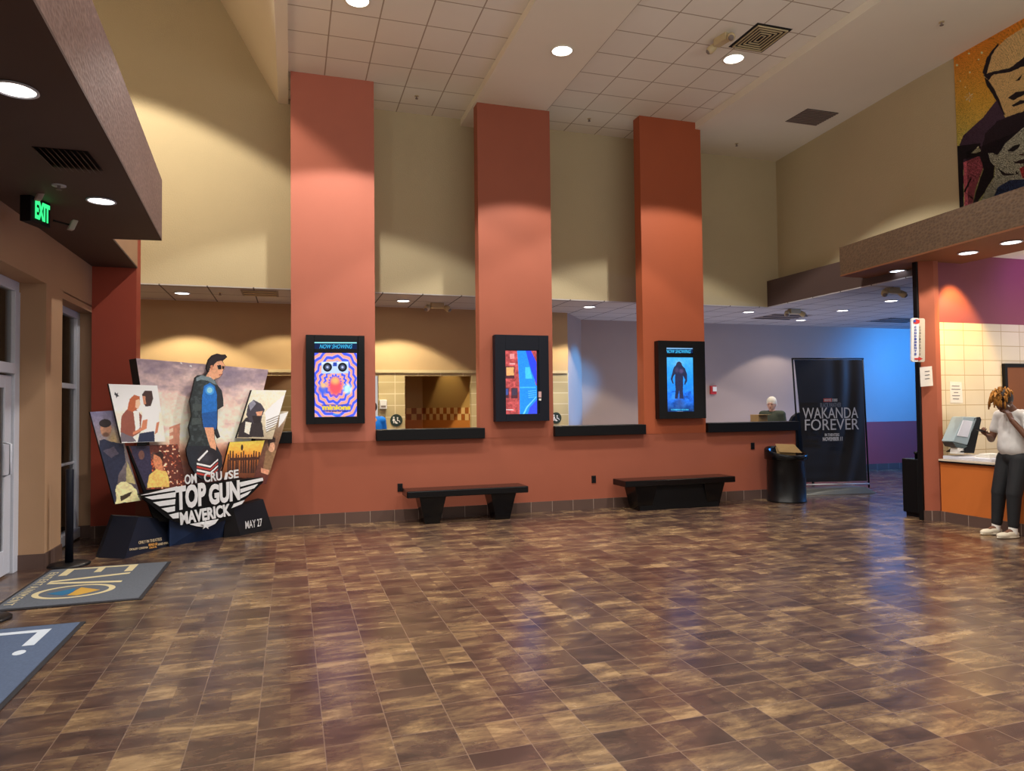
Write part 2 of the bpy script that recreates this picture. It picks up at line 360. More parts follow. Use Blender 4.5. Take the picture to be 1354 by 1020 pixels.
# left wall with the two glazed openings
lw = MB().box(-2.8, -2.33, -4, 9.8, 2.83, 3.4).box(-2.8, -2.33, 8.03, 8.55, 0, 2.83).box(-2.8, -2.33, 9.8, 10.2, 0, 3.4).box(-2.8, -2.33, 8.55, 9.8, 2.76, 2.84).box(-2.8, -2.33, -4, 3.5, 0, 2.83)
struct('wall_left', lw, 'tan')
sof = [(-2.8, -4), (-.9, -4), (-1.04, 3.), (-1.15, 5.4), (-1.29, 8.05), (-1.76, 8.1), (-1.83, 9.7), (-2.33, 9.75), (-2.8, 9.75)]
struct('trim_6', MB().plan(sof, SLF, SLF+.02), 'brown')
struct('trim_7', MB().plan([(-2.8, -4), (-.9, -4), (-1.04, 3.), (-1.15, 5.4), (-1.29, 8.05), (-1.76, 8.1), (-2.8, 8.1)], SLF+.02, 3.97), 'fascia')
struct('trim_8', MB().plan([(-1.76, 8.1), (-1.83, 9.7), (-2.33, 9.75), (-2.8, 8.1)], SLF+.02, 3.97), 'tan')
# right side fascias and soffit
struct('trim_9', MB().box(8.2, 8.6, 7.25, 10.6, LZ+.015, 3.76), 'brown')
fz = 3.4
struct('trim_10', MB().plan([(7.69, 8.29), (7.44, 5.4), (7., 0), (6.8, -4), (8.6, -4), (8.6, 7.1), (8.2, 7.1), (8.2, 8.29)], fz+.02, 3.83), 'fascia_r')
struct('trim_11', MB().plan([(7.69, 8.29), (7.44, 5.4), (7., 0), (6.8, -4), (8.6, -4), (8.6, 7.1), (8.2, 7.1), (8.2, 8.29)], fz, fz+.02), 'soffit_or')
struct('ceiling', MB().box(8.6, 13, -4, 7.1, 3.52, 3.6), 'drywall')
# condiment end wall and its pillar
struct('wall_condiment', MB().box(8.12, 13, 7.1, 7.25, 2.6, 3.6), 'purple')
struct('wall_condiment', MB().box(8.12, 13, 7.1, 7.25, 0, 2.6), 'walltile')
struct('wall_pillar_condiment', MB().plan([(7.895, 7.14), (8.04, 7.04), (8.12, 7.04), (8.12, 7.2), (7.895, 7.2)], .13, 3.42), 'rust')
struct('baseboard_right', MB().plan([(7.88, 7.13), (8.033, 7.03), (8.125, 7.03), (8.125, 7.2), (7.88, 7.2)], 0, .13), 'base_tile')
struct('trim_12', MB().box(7.865, 7.895, 7.145, 7.205, 0, 3.4), 'black')
# corridor
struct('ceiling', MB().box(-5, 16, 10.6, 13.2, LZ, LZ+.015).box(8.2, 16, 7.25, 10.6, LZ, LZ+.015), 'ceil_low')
RY = 12.05
struct('wall_corridor', MB().box(-5, 4.9, RY, RY+.12, 2.19, LZ), 'golden')
struct('wall_corridor', MB().box(-5, -.45, RY, RY+.12, 0, 2.16).box(1.42, 1.87, RY, RY+.12, 0, 2.16).box(3.05, 4.9, RY, RY+.12, 0, 2.16).box(-.45, 1.42, RY, RY+.12, 2.1, 2.16).box(1.87, 3.05, RY, RY+.12, 2.1, 2.16), 'resttile')
struct('trim_13', MB().box(-5, 4.88, RY-.03, RY+.12, 2.15, 2.2), 'cream_metal')
struct('wall_corridor', MB().plan([(4.9, RY), (5.56, 12.95), (5.4, 13.1), (4.8, 12.2)], 0, LZ), 'taupe')
struct('wall_corridor', MB().box(5.5, 16, 12.95, 13.1, 0, LZ), 'taupe')
struct('wall_corridor', MB().box(9.0, 16, 12.93, 12.95, .12, 1.1), 'plum')
struct('baseboard_corridor', MB().box(5.56, 16, 12.915, 12.93, 0, .13), 'base_tile')
struct('wall_corridor_end', MB().box(16, 16.1, 7, 13.1, 0, LZ), 'taupe')
struct('wall_corridor_end', MB().box(-5.1, -5, 10.6, 13.1, 0, LZ), 'golden')
# restroom entrances behind the openings
def oblique(name, a, b, z0, z1, mat):
    L = math.dist(a, b); me = bpy.data.meshes.new(name); me.from_pydata([(a[0], a[1], z0), (b[0], b[1], z0), (b[0], b[1], z1), (a[0], a[1], z1)], [], [(0, 1, 2, 3)])
    uv = me.uv_layers.new(); 
    for i, c in enumerate(((0, 0), (L, 0), (L, 1), (0, 1))): uv.data[i].uv = c
    o = bpy.data.objects.new(name, me); COL.objects.link(o); me.materials.append(M[mat]); o['kind'] = 'structure'
oblique('wall_restroom', (1.6, 13.4), (2.42, 13.4), 0, 2.7, 'checker'); oblique('wall_restroom', (2.42, 13.4), (3.1, 12.17), 0, 2.7, 'checker')
oblique('wall_restroom', (1.86, 12.1), (1.6, 13.4), 0, 2.7, 'checker')
oblique('wall_restroom', (-1.2, 13.4), (1.5, 13.4), 0, 1.9, 'resttile'); oblique('wall_restroom', (-1.2, 13.41), (1.5, 13.41), 0, 2.7, 'tan')
struct('ceiling', MB().box(-1.3, 3.2, 12.17, 13.5, 2.7, 2.75), 'golden')

# ---- glazing on the left
def bars(name, mb, mat, par=None): return mb.build(name, mat, par, bevel=.004)
wf = MB().box(-2.62, -2.56, 3.5, 8.03, 2.73, 2.83).box(-2.62, -2.55, 7.9, 8.03, 0, 2.73).box(-2.64, -2.54, 3.5, 7.9, 1.92, 2.02).box(-2.62, -2.56, 5.6, 5.7, 0, 2.73)
door1 = bars('door_1', wf, 'white'); door1['kind'] = 'structure'
bars('door_leaf', MB().box(-2.61, -2.57, 7.72, 7.88, .02, 1.9).box(-2.61, -2.57, 6.75, 6.88, .02, 1.9).box(-2.61, -2.57, 6.88, 7.72, .02, .25).box(-2.61, -2.57, 6.88, 7.72, 1.78, 1.9), 'white', door1)
MB().tube([(-2.56, 7.66, .95), (-2.50, 7.66, .97), (-2.50, 7.66, 1.25), (-2.56, 7.66, 1.27)], .012).build('door_handle', 'white', door1, smooth=True)
MB().box(-2.595, -2.585, 3.5, 7.9, .25, 2.73).build('door_glass', 'glass', door1)
wn = MB().box(-2.55, -2.48, 8.55, 9.8, 2.68, 2.76).box(-2.55, -2.48, 9.68, 9.8, 0.1, 2.68).box(-2.55, -2.49, 8.55, 9.68, 1.82, 1.88).box(-2.54, -2.5, 8.55, 9.68, .92, .95).box(-2.55, -2.46, 8.55, 9.8, .02, .14).box(-2.55, -2.48, 8.55, 8.65, .14, 2.68)
win = bars('window_1', wn, 'white'); win['kind'] = 'structure'
MB().box(-2.525, -2.515, 8.65, 9.68, .14, 2.68).build('window_pane', 'glass', win)
struct('wall_patio', MB().box(-4.4, -4.3, -4, 13, 0, 3.2), 'tan')

# ---- ceiling lights
def spot(loc, e, color, ang=104, blend=.1, size=.06, aim=None):
    l = bpy.data.lights.new('downlight', 'SPOT'); l.energy = e; l.color = color; l.spot_size = math.radians(ang); l.spot_blend = blend; l.shadow_soft_size = size
    o = bpy.data.objects.new('downlight', l); COL.objects.link(o); o.location = loc
    if aim: o.rotation_euler = (Vector(aim)-Vector(loc)).to_track_quat('-Z', 'Y').to_euler()
    return o
def can(x, y, z, r, label, group, mat='lamp'):
    t = thing('ceiling_light', label, 'ceiling light', (x, y, z), group)
    MB().lathe([(r*1.0, -.001), (r*1.12, -.004), (r*1.14, -.012), (r*1.0, -.014), (r*.98, -.001)], (x, y, z), 40).build('trim_ring', 'drywall' if mat == 'lamp' and z > 5 else 'white', t, smooth=True)
    MB().lathe([(0, -.006), (r*.6, -.006), (r, -.006)], (x, y, z), 40).build('diffuser', mat, t)
    return t
WARM = (1., .95, .88); NEUT = (1., .92, .84)
G1 = 'round downlights in the high lobby ceiling'
for x, y, z, ang_, lb in ((.71, 7.78, CZ, 117, 'bright round ceiling downlight above the leftmost pillar, cut by the top edge'),
                    (3.22, 7.97, DZ, 104, 'bright round downlight in the smooth ceiling beam before the middle pillar'),
                    (5.54, 7.73, CZ, 112, 'bright round downlight in the tile ceiling beside the square air vent')):
    can(x, y, z, .125, lb, G1); spot((x, y, z-.03), 430, WARM, ang_, .14)
for x in (.7, 3.2, 5.6):
    for y in (4.3, .9): spot((x, y, 5.9), 260, WARM, 120, .3)
spot((-2.6, 8.05, 7.95), 1150, (1., .88, .72), 104, .12); spot((-2.6, 3., 7.9), 450, WARM, 104, .2)
G2 = 'round downlights in the low corridor ceiling'
low = [((-1.53, 11.25), 'small oval downlight seen in the corridor ceiling left of the leftmost pillar'),
       ((1.73, 11.25), 'small downlight in the corridor ceiling between the left and middle pillars'),
       ((4.97, 11.2), 'small downlight in the corridor ceiling between the middle and right pillars'),
       ((8.2, 11.15), 'small corridor downlight beyond the right pillar, left of the twin emergency lamp'),
       ((9.84, 10.57), 'small corridor downlight midway between the two twin emergency lamps'),
       ((9.74, 9.36), 'small corridor downlight just below the right-hand twin emergency lamp'),
       ((10.1, 12.0), 'small corridor downlight just under the flat vent near the far wall')]
for (x, y), lb in low:
    warm = x < 5.5
    can(x, y, LZ, .1, lb, G2); spot((x, y, LZ-.03), 165 if warm else 75, (1., .88, .66) if warm else (1., .9, .82), 116, .2)
spot((.9, 11.3, LZ-.03), 50, (1., .86, .62), 118, .15); spot((-.1, 11.25, LZ-.03), 80, (1., .86, .62), 118, .15)
spot((2.55, 12.6, 2.68), 32, (1., .85, .6), 60, .15, aim=(2.85, 12.7, .8)); spot((.4, 12.8, 2.68), 30, (1., .85, .6), 110, .2)
G3 = 'large round downlights under the entrance soffit'
for px, py, lb in ((20, 117, 'large bright downlight at the left edge under the brown entrance soffit'), (134, 265, 'large oval downlight under the brown soffit, right of the exit sign')):
    p = oz(px, py, SLF); can(p.x, p.y, SLF, .1, lb, G3, 'lamp'); spot((p.x, p.y, SLF-.03), 48, WARM, 112, .3)
spot((-1.6, 2., SLF-.03), 45, WARM, 120, .2)
G4 = 'oval downlights under the bronze counter soffit'
for px, py, lb in ((1280, 334, 'downlight under the bronze soffit directly above the cream tiled wall'), (1337, 320, 'downlight under the bronze soffit nearest the right edge of the view')):
    p = oz(px, py, fz); can(p.x, p.y, fz, .1, lb, G4); spot((p.x, p.y, fz-.03), 60, (1., .8, .6), 120, .25)
p = oz(1187, 358, fz); can(p.x, p.y, fz, .1, 'dim bluish downlight under the dark soffit left of the condiments sign', G4, 'lamp_cool')
spot((8.3, 6.7, fz-.03), 190, (1., .58, .1), 60, .5, aim=(8.46, 7.1, 2.55))
spot((9.9, 5.4, 3.5), 170, (.98, .93, 1.), 170, .8)
spot((9.8, 6.3, 3.35), 16, (.55, .2, 1.), 120, .8, aim=(9.9, 7.1, 3.1))  # added purple fill on the upper wall, no fixture of its own
# blue house lights of the corridor on the right, with added fills marked below
def area(loc, aim, e, c, sx, sy):
    l = bpy.data.lights.new('soft light', 'AREA'); l.shape = 'RECTANGLE'; l.size = sx; l.size_y = sy; l.energy = e; l.color = c
    o = bpy.data.objects.new('soft light', l); COL.objects.link(o); o.location = loc; o.rotation_euler = (Vector(aim)-Vector(loc)).to_track_quat('-Z', 'Y').to_euler(); return o
spot((13.2, 10.6, 3.2), 900, (.02, .27, 1.), 150, 1., aim=(14.6, 12.95, 1.0))
spot((13.8, 9.0, 2.4), 330, (.06, .34, 1.), 160, .8, aim=(5, 12.3, 1.9))
spot((8.6, 10.9, 3.1), 1000, (.05, .38, 1.), 26, .6, aim=(5.23, 12.5, 1.9))  # added narrow spot that turns the slanted corridor wall blue
area((8.3, 11.5, .25), (8.3, 11.5, 3), 50, (.86, .84, 1.), 6.5, 1.5)  # added unseen uplight behind the half wall, brightens the corridor ceiling
area((1.5, 11.0, .25), (1.5, 11.0, 3), 5, (1., .85, .66), 6, 1.2)  # added unseen warm uplight for the left part of the corridor
area((-3.9, 6, 1.7), (-2.6, 7.5, 1.4), 40, (.85, .92, 1.), 2.5, 2.2)
w = bpy.data.worlds.new('world'); S.world = w; w.use_nodes = True; w.node_tree.nodes['Background'].inputs[0].default_value = (1., .94, .88, 1); w.node_tree.nodes['Background'].inputs[1].default_value = .52
area((3.2, 1.0, 4.2), (3.2, 1.9, 6.1), 160, (.97, .97, 1.), 8, 2.5)  # added unseen uplight that brightens the high lobby ceiling
area((10., 5.3, 1.1), (10., 5.3, 3.5), 26, (1., .93, .92), 2, 2)  # added unseen uplight for the white ceiling past the counter soffit
area((-1.6, 3.2, 4.6), (-2.2, 6.5, 8), 30, (1., .93, .85), .8, .8)  # small added uplight toward the raised ceiling on the left

# ================================================================== THE FILM STANDEE
U_ = Vector((.891, .454, 0)); N_ = Vector((.454, -.891, 0)); P0 = Vector((-1.1, 9.05, 0))
def sp(w): P = P0+N_*w; return lambda x, y: opl(x, y, P, N_)
def zz(x, y): return (x/3.1875, 440+y/3.1875)
def zs(*p): return [zz(*q) for q in p]
st = thing('movie_standee', 'large cardboard film standee of layered pictures with a winged white title, before the left wall', 'standee', (-1.1, 8.95, 0))
def board(name, cs, w, th, mat='black', par=st, grow=0.):
    f = sp(w-.003); return MB().prism([f(*c) for c in cs], [(-N_)*t for t in th] if isinstance(th, list) else (-N_)*th).build(name, mat, par)
SKIN = (188, 138, 108)
# main sky board
mc = [(180, 474), (355, 489), (318, 640), (206, 640)]
board('back_board', mc, 0, [.26, .02, .02, .26], 'black')
p = Pic(mc, .6); p.vgrad([(0, (128, 112, 122)), (.3, (200, 172, 162)), (.6, (236, 204, 184)), (.8, (150, 100, 80)), (1, (70, 40, 36))])
cl = fbm(p.X, p.Y*2.2, .03, 5, 4); p.blend(np.clip((cl-.5)*4, 0, 1)*np.clip(1.4-p.V*2, 0, 1)*.75, (226, 200, 188)); p.blend(np.clip((.46-cl)*5, 0, 1)*.45, (96, 86, 110))
p.ell(300, 500, 34, 20, (96, 92, 112), .4, 1.); p.ell(325, 520, 26, 14, (232, 208, 196), .6, 1.); p.ell(210, 520, 24, 9, (226, 196, 180), .6, 1.)
p.poly([(224, 565), (238, 560), (237, 600), (224, 604)], (172, 118, 98)); p.poly([(224, 568), (229, 566), (229, 571), (224, 573)], (216, 170, 150)); p.poly([(224, 577), (229, 576), (229, 580), (224, 582)], (216, 170, 150))
p.ell(250, 602, 26, 8, (120, 72, 54), .7, .8); p.ell(300, 600, 30, 16, (110, 62, 44), .8, .9); p.poly([(238, 480), (240, 479), (241, 482)], (230, 225, 230)); p.poly([(250, 484), (253, 483), (254, 486)], (230, 225, 230))
p.tex(.10, .25); p.build('sky_picture', 'print', st, sp(.0))
# far left tall picture
c = [(119, 545), (152, 543), (187, 662), (152, 667)]
board('left_panel', c, .03, .05)
p = Pic(c, .5); p.vgrad([(0, (104, 100, 128)), (.35, (120, 110, 110)), (1, (60, 52, 60))]); p.ell(150, 585, 10, 26, (180, 150, 90), .6, .7)
p.ell(140, 567, 7.5, 11, (150, 110, 88)); p.ell(139, 560, 8, 5.5, (38, 30, 32)); p.poly(zs((420,455),(440,450),(470,460),(520,470),(530,545),(500,600),(490,660),(490,720),(455,722),(418,520)), (34, 38, 58), .6); p.ell(140, 575, 6, 4, (60, 42, 38), .7, .5)
p.poly(zs((435,500),(480,480),(500,510),(470,530)), (70, 64, 78), 1); p.poly(zs((490,640),(530,625),(575,660),(590,712),(487,723)), (196, 186, 140), 2); p.poly(zs((535,540),(560,600),(570,640),(530,630)), (150, 140, 100), 1); p.poly(zs((505,690),(560,670),(548,690),(510,712)), (50, 40, 30), 1)
p.tex(.16, .4); p.build('left_picture', 'print', st, sp(.03))
# crowd picture
c = [(170, 590), (235, 588), (247, 645), (194, 648)]
board('crowd_panel', [(168, 590), (235, 588), (250, 690), (205, 690)], .05, .05)
p = Pic(c, .5); p.fill((84, 42, 36)); n2 = fbm(p.X, p.Y, .35, 3, 8); p.blend(np.clip((n2-.58)*9, 0, 1)*(p.X > 200), (216, 96, 60)); p.blend(np.clip((n2-.66)*12, 0, 1)*(p.X > 205), (250, 200, 170))
p.poly([(172, 590), (198, 590), (203, 645), (190, 645)], (44, 40, 62), 1.); p.ell(187, 602, 4, 6, (96, 66, 60)); p.ell(203, 603, 3.5, 5, (80, 54, 52))
p.poly(zs((620,640),(630,600),(660,575),(700,585),(712,610),(712,650),(620,655)), (206, 164, 90), 1.); p.poly(zs((655,575),(645,545),(648,515),(668,508),(684,520),(684,560),(690,585)), (176, 112, 80)); p.poly(zs((650,512),(675,500),(690,515),(686,545),(674,525)), (44, 26, 24))
p.tex(.2, .6); p.build('crowd_picture', 'print', st, sp(.05))
# couple picture
c = [(143.5, 508), (208, 510), (219, 584), (161, 586)]
board('couple_panel', c, .1, .055)
board('couple_spacer', [(182, 584), (194, 584), (194, 590), (182, 590)], .09, .03)
p = Pic(c, .5); p.vgrad([(0, (218, 226, 232)), (.45, (226, 218, 206)), (.5, (206, 190, 170)), (1, (212, 202, 190))])
p.poly([(143, 540), (165, 525), (185, 522), (219, 530), (219, 545), (143, 560)], (190, 182, 176), 1, .5)
p.poly(zs((484,250),(492,258),(498,252),(496,262),(503,268),(494,270),(490,278),(488,266),(482,262)), (50, 52, 58))
p.poly(zs((508,420),(512,350),(545,315),(575,325),(598,350),(592,420),(560,440),(515,430)), (122, 70, 58), .6); p.poly(zs((562,330),(585,330),(590,400),(572,420)), (226, 208, 190), .4); p.poly(zs((538,325),(545,280),(565,262),(588,270),(590,300),(580,320),(560,335)), (156, 84, 54), .8)
p.poly(zs((572,285),(588,280),(592,300),(582,322),(570,315)), (206, 158, 132)); p.poly(zs((510,420),(560,440),(575,460),(505,462)), (96, 88, 96), .6)
p.poly(zs((600,330),(625,310),(655,305),(672,340),(668,420),(610,425),(595,380)), (236, 222, 206), .6); p.poly(zs((598,262),(610,245),(640,246),(645,280),(635,310),(612,312),(605,285)), (58, 40, 38)); p.poly(zs((600,268),(612,268),(616,300),(606,305)), (170, 116, 90))
p.poly(zs((602,370),(622,365),(618,405),(560,432),(560,420),(595,402)), (176, 112, 84)); p.poly(zs((660,380),(672,375),(664,420),(652,430)), (170, 108, 82)); p.poly(zs((588,425),(650,415),(652,460),(580,462)), (38, 44, 66))
p.tex(.05, .5); p.build('couple_picture', 'print', st, sp(.1))
# far right picture
c = [(345, 545), (381.5, 544), (352, 640), (325, 645)]
board('right_panel', c, .0, .03)
p = Pic(c, .5); p.vgrad([(0, (150, 140, 120)), (.3, (110, 84, 64)), (1, (76, 34, 30))]); p.poly([(370, 548), (381, 545), (376, 556), (368, 566)], (216, 220, 220))
p.poly(zs((1110,570),(1120,500),(1140,480),(1165,500),(1170,560),(1150,610),(1120,590)), (120, 92, 66), .8); p.ell(359, 591, 4.5, 7, (186, 140, 112)); p.poly(zs((1128,455),(1145,438),(1162,445),(1160,462),(1140,465),(1132,490)), (46, 30, 26)); p.poly(zs((1100,570),(1135,580),(1130,600),(1100,590)), (186, 130, 104))
p.tex(.15, .5); p.build('right_picture', 'print', st, sp(.0))
# helmeted pilot picture
c = [(333, 516), (378.5, 516.5), (360, 581), (313, 579.5)]
board('helmet_panel', c, .07, .05)
p = Pic(c, .5); p.vgrad([(0, (206, 200, 180)), (.5, (190, 182, 160)), (1, (150, 138, 116))]); p.poly([(350, 545), (378, 520), (366, 560), (352, 572)], (226, 226, 216), 1, .8)
for k in range(6): p.poly([(352, 556+k*3), (372, 548+k*3), (372, 549+k*3), (352, 557.4+k*3)], (110, 100, 88))
p.poly(zs((1000,442),(1012,390),(1035,360),(1060,350),(1105,380),(1112,440)), (46, 40, 42), .8); p.poly(zs((1038,345),(1045,305),(1068,283),(1100,300),(1116,325),(1105,350),(1100,378),(1070,385),(1050,370)), (60, 56, 64), .4); p.poly(zs((1078,335),(1108,330),(1102,350),(1084,352)), (186, 136, 108)); p.poly(zs((1062,350),(1098,352),(1098,380),(1070,384)), (40, 34, 36)); p.poly(zs((1048,300),(1068,285),(1080,300),(1055,330)), (120, 120, 134)); p.poly(zs((1035,375),(1060,380),(1050,430),(1030,420)), (196, 190, 176))
p.tex(.1, .5); p.build('helmet_picture', 'print', st, sp(.07))
# sunset picture
c = [(304, 585), (350, 582.5), (335.5, 632), (292, 632)]
board('sunset_panel', c, .05, .04)
p = Pic(c, .5); p.vgrad([(0, (222, 176, 78)), (.3, (206, 140, 56)), (.55, (140, 82, 40)), (1, (86, 46, 30))])
for k in range(13):
    x = 300+k*3.4+rng.random()*1.5; t_ = 596+rng.random()*6; p.poly([(x, t_), (x+1.6, t_), (x+2.0-rng.random(), 626), (x-1, 626)], (52, 30, 24), .3)
p.ell(320, 592, 1.6, 4, (46, 28, 22)); p.poly([(304, 606), (346, 604), (344, 608), (303, 610)], (60, 34, 26), .5); p.tex(.12, .5); p.build('sunset_picture', 'print', st, sp(.05))
# standing pilot cut-out
out = zs((872,135),(880,112),(895,96),(915,88),(935,93),(950,92),(958,103),(938,120),(948,138),(947,152),(940,160),(938,175),(925,190),(905,197),(912,215),(935,245),(941,280),(942,310),(918,325),(917,380),(916,405),(928,440),(918,446),(905,420),(905,450),(915,480),(935,520),(938,560),(920,590),(905,615),(850,620),(825,600),(800,560),(788,520),(785,490),(802,440),(795,400),(808,350),(800,290),(810,250),(822,190),(835,180),(865,178),(876,165),(870,150))
f = sp(.12); MB().prism([f(*q) for q in out], -N_*.03).build('figure_board', 'black', st)
c = [(244, 464), (303, 464), (303, 638), (244, 638)]
p = Pic(c, .45); p.fill((36, 42, 44)); nz = fbm(p.X, p.Y, .22, 4, 12); p.blend(np.clip((nz-.5)*4, 0, 1)*.6, (72, 82, 84)); p.blend((p.Y > 590)*1., (30, 34, 42))
p.poly(zs((868,185),(885,155),(880,125),(905,105),(935,120),(948,138),(947,152),(940,160),(938,175),(925,192),(900,200)), SKIN); p.poly(zs((868,170),(868,130),(885,100),(915,84),(960,92),(962,104),(938,118),(915,122),(902,135),(895,155),(884,150),(880,168)), (34, 26, 28))
p.poly(zs((915,138),(932,136),(934,154),(920,156)), (20, 18, 22)); p.poly(zs((936,140),(946,142),(945,154),(937,154)), (20, 18, 22)); p.poly(zs((886,140),(896,136),(898,156),(889,158)), (170, 112, 86)); p.poly(zs((922,176),(936,174),(936,178),(924,181)), (150, 82, 70)); p.poly(zs((885,185),(900,200),(912,212),(895,200),(880,190)), (236, 226, 216))
p.poly(zs((828,190),(850,180),(890,190),(915,212),(912,222),(880,205),(850,198),(828,205)), (98, 112, 118), .4)
p.poly(zs((860,225),(885,212),(905,225),(914,260),(914,330),(915,380),(912,408),(872,410),(858,400),(850,345),(852,270)), (32, 96, 168), .3)
p.blend(inpoly(p.X, p.Y, zs((850,340),(914,330),(914,410),(860,410)))*.45, (24, 50, 96)); p.ell(*zz(884, 243), 6, 6, (60, 134, 216)); p.ell(*zz(884, 243), 3.6, 3.6, (128, 178, 226))
p.poly(zs((905,215),(935,245),(942,310),(918,322),(914,260)), (40, 42, 46)); p.poly(zs((862,400),(900,400),(905,440),(912,470),(910,500),(890,490),(878,460)), SKIN, .3)
p.poly(zs((916,380),(920,410),(928,440),(918,446),(908,420)), (40, 40, 44)); p.poly(zs((812,300),(850,300),(848,330),(812,330)), (58, 66, 66)); p.poly(zs((812,360),(848,360),(850,385),(806,390)), (58, 66, 66))
hx, hy = zz(880, 555); p.ell(hx, hy, 17, 22, (30, 28, 34)); p.ell(hx-4, hy-8, 12, 12, (60, 58, 66), .7, .8)
for q, cc in ((0, (206, 202, 204)), (4.2, (150, 50, 44)), (8.4, (206, 202, 204)), (12.6, (150, 50, 44))):
    p.poly([(hx-16, hy-2+q), (hx+2, hy+2+q), (hx+12, hy-7+q), (hx+12, hy-5+q), (hx+2, hy+4.4+q), (hx-16, hy+.6+q)], cc)
p.poly([(hx-15, hy-6), (hx-2, hy-19), (hx-1, hy-17), (hx-13, hy-4)], (196, 196, 204)); p.tex(.12, .6)
p.build('figure_cutout', 'print', st, sp(.125), clip=out)
# winged title
back = zs((588,685),(745,640),(760,610),(1012,575),(1110,610),(1108,632),(1060,680),(990,735),(975,780),(925,790),(905,815),(865,828),(830,820),(760,808),(700,780),(590,762))
f = sp(.17); MB().prism([f(*q) for q in zs((588,685),(745,655),(1010,620),(1110,612),(1108,632),(1060,680),(990,740),(975,782),(925,800),(865,828),(800,812),(745,800),(700,780))], -N_*.1).build('title_board', 'black', st)
g = sp(.172); wl = MB(); wr = MB(); em = MB(); mb = wl
def sl(*pts): mb.prism([g(*zz(*q)) for q in pts], N_*.012)
M['sign_white'] = plain('white title print', (238, 238, 240), .45)
sl((592,686),(745,648),(748,664),(618,683)); sl((610,694),(740,672),(738,694),(640,704)); sl((645,716),(738,702),(736,724),(672,732)); sl((680,742),(736,732),(736,752),(706,758)); sl((712,768),(752,758),(752,782),(728,784))
mb = wr
sl((1008,632),(1106,612),(1108,624),(1012,650)); sl((1012,660),(1086,638),(1070,656),(1012,676)); sl((1012,686),(1058,666),(1042,684),(1012,700)); sl((985,722),(1030,706),(1018,722),(975,740))
wl.build('wing', 'sign_white', st); wr.build('wing', 'sign_white', st)
mb = em; sl((798,808),(920,786),(905,806),(872,822),(826,816))
cx0, cy0 = 866, 812; star = []
for i in range(10): a = -math.pi/2+i*math.pi/5; r = 20 if i % 2 == 0 else 8; star.append((cx0+r*math.cos(a), cy0+r*math.sin(a)))
mb.prism([sp(.188)(*zz(*q)) for q in star], N_*.012); mb.build('emblem', 'sign_white', st)
def stext(body, bl, br, tl, bold=.03, w=.172, mat='sign_white', nm='title_lettering', sh=0.):
    ff = sp(w); return text(nm, body, ff(*zz(*bl)), ff(*zz(*br)), ff(*zz(*tl)), mat, st, .012, bold, sh)
stext('OM', (778,641), (828,634), (776,600), .02, .16); stext('CRU', (860,632), (935,622), (858,593), .02, .16); stext('I', (944,620), (955,619), (950,590), .03, .16); stext('SE', (962,618), (1004,612), (962,582), .02, .16)
stext('TOP', (740,752), (868,728), (738,650), .05); stext('GUN', (880,730), (1010,706), (878,642), .05); stext('MAVERICK', (760,812), (972,772), (756,758), .04)
# base blocks
def blk(name, foot, top, mat):     # foot / top : pixel corners on the floor and at their own height
    return MB().add([*foot, *top], [tuple(range(len(foot)))[::-1], tuple(range(len(foot), 2*len(foot)))]+[(i, (i+1) % len(foot), len(foot)+(i+1) % len(foot), len(foot)+i) for i in range(len(foot))]).build(name, mat, st)
M['navy'] = plain('navy black print', (18, 22, 36), .5, .3); M['deepblue'] = paint('deep blue print', (28, 48, 84), .4, .3, 8.)
M['greyblack'] = plain('charcoal print', (30, 30, 34), .5, .3)
A, B, C_ = oz(130, 738), oz(165, 739.5), oz(224, 722); D = C_-N_*.35; E_ = A-N_*.1
def plane_of(a, b, c): n = (b-a).cross(c-a).normalized(); return a, n
tB = opl(183, 684, P0+N_*.2, N_); tC = opl(229, 687.5, *plane_of(B, C_, tB)); tA = opl(150, 682, *plane_of(A, B, tB))
blk('left_base_block', [A, B, C_, D, E_], [tA, tB, tC, tC-N_*.3, tA-N_*.1], 'navy')
A2, B2, C2 = oz(296, 711), oz(318, 709), oz(360.5, 700)
t2m = opl(308, 671, P0+N_*.1, N_); t2 = [opl(298, 674, *plane_of(A2, B2, t2m)), t2m, opl(348, 660.5, *plane_of(B2, C2, t2m))]
blk('right_base_block', [A2, B2, C2, C2-N_*.2, A2-N_*.15], [t2[0], t2[1], t2[2], t2[2]-N_*.15, t2[0]-N_*.12], 'greyblack')
A3, B3 = oz(224, 723), oz(298, 710)
blk('middle_base', [A3, B3, B3-N_*.12, A3-N_*.12], [opl(224, 686, P0+N_*.1, N_), opl(298, 677, P0+N_*.1, N_), opl(298, 677, P0-N_*.02, N_), opl(224, 686, P0-N_*.02, N_)], 'deepblue')
# writing on the blocks (their sloping front faces)
def face_plane(a, b, c): n = (b-a).cross(c-a).normalized(); return lambda x, y, a=a, n=n: opl(x, y, a, n)
M['cream_ink'] = plain('cream ink', (206, 186, 150), .5); M['gold_ink'] = plain('gold ink', (220, 160, 80), .5)
f1 = face_plane(B, C_, tB); off = (C_-B).cross(tB-B).normalized(); off = off if off.y < 0 else -off
def btext(ff, body, bl, br, tl, mat, bold=.02): o_ = off*.004; return text('block_lettering', body, ff(*zz(*bl))+o_, ff(*zz(*br))+o_, ff(*zz(*tl))+o_, mat, st, .003, bold)
btext(f1, 'ONLY IN THEATRES', (583,893), (680,877), (582,880), 'cream_ink', 0.)
btext(f1, 'DOLBY CINEMA', (545,920), (622,910), (545,911), 'cream_ink', 0.); btext(f1, 'REALD 3D', (625,902), (662,896), (625,891), 'gold_ink'); btext(f1, 'DIGITAL', (628,912), (660,907), (628,904), 'gold_ink', .01); btext(f1, 'AND IMAX', (664,899), (713,890), (664,889), 'cream_ink', 0.)
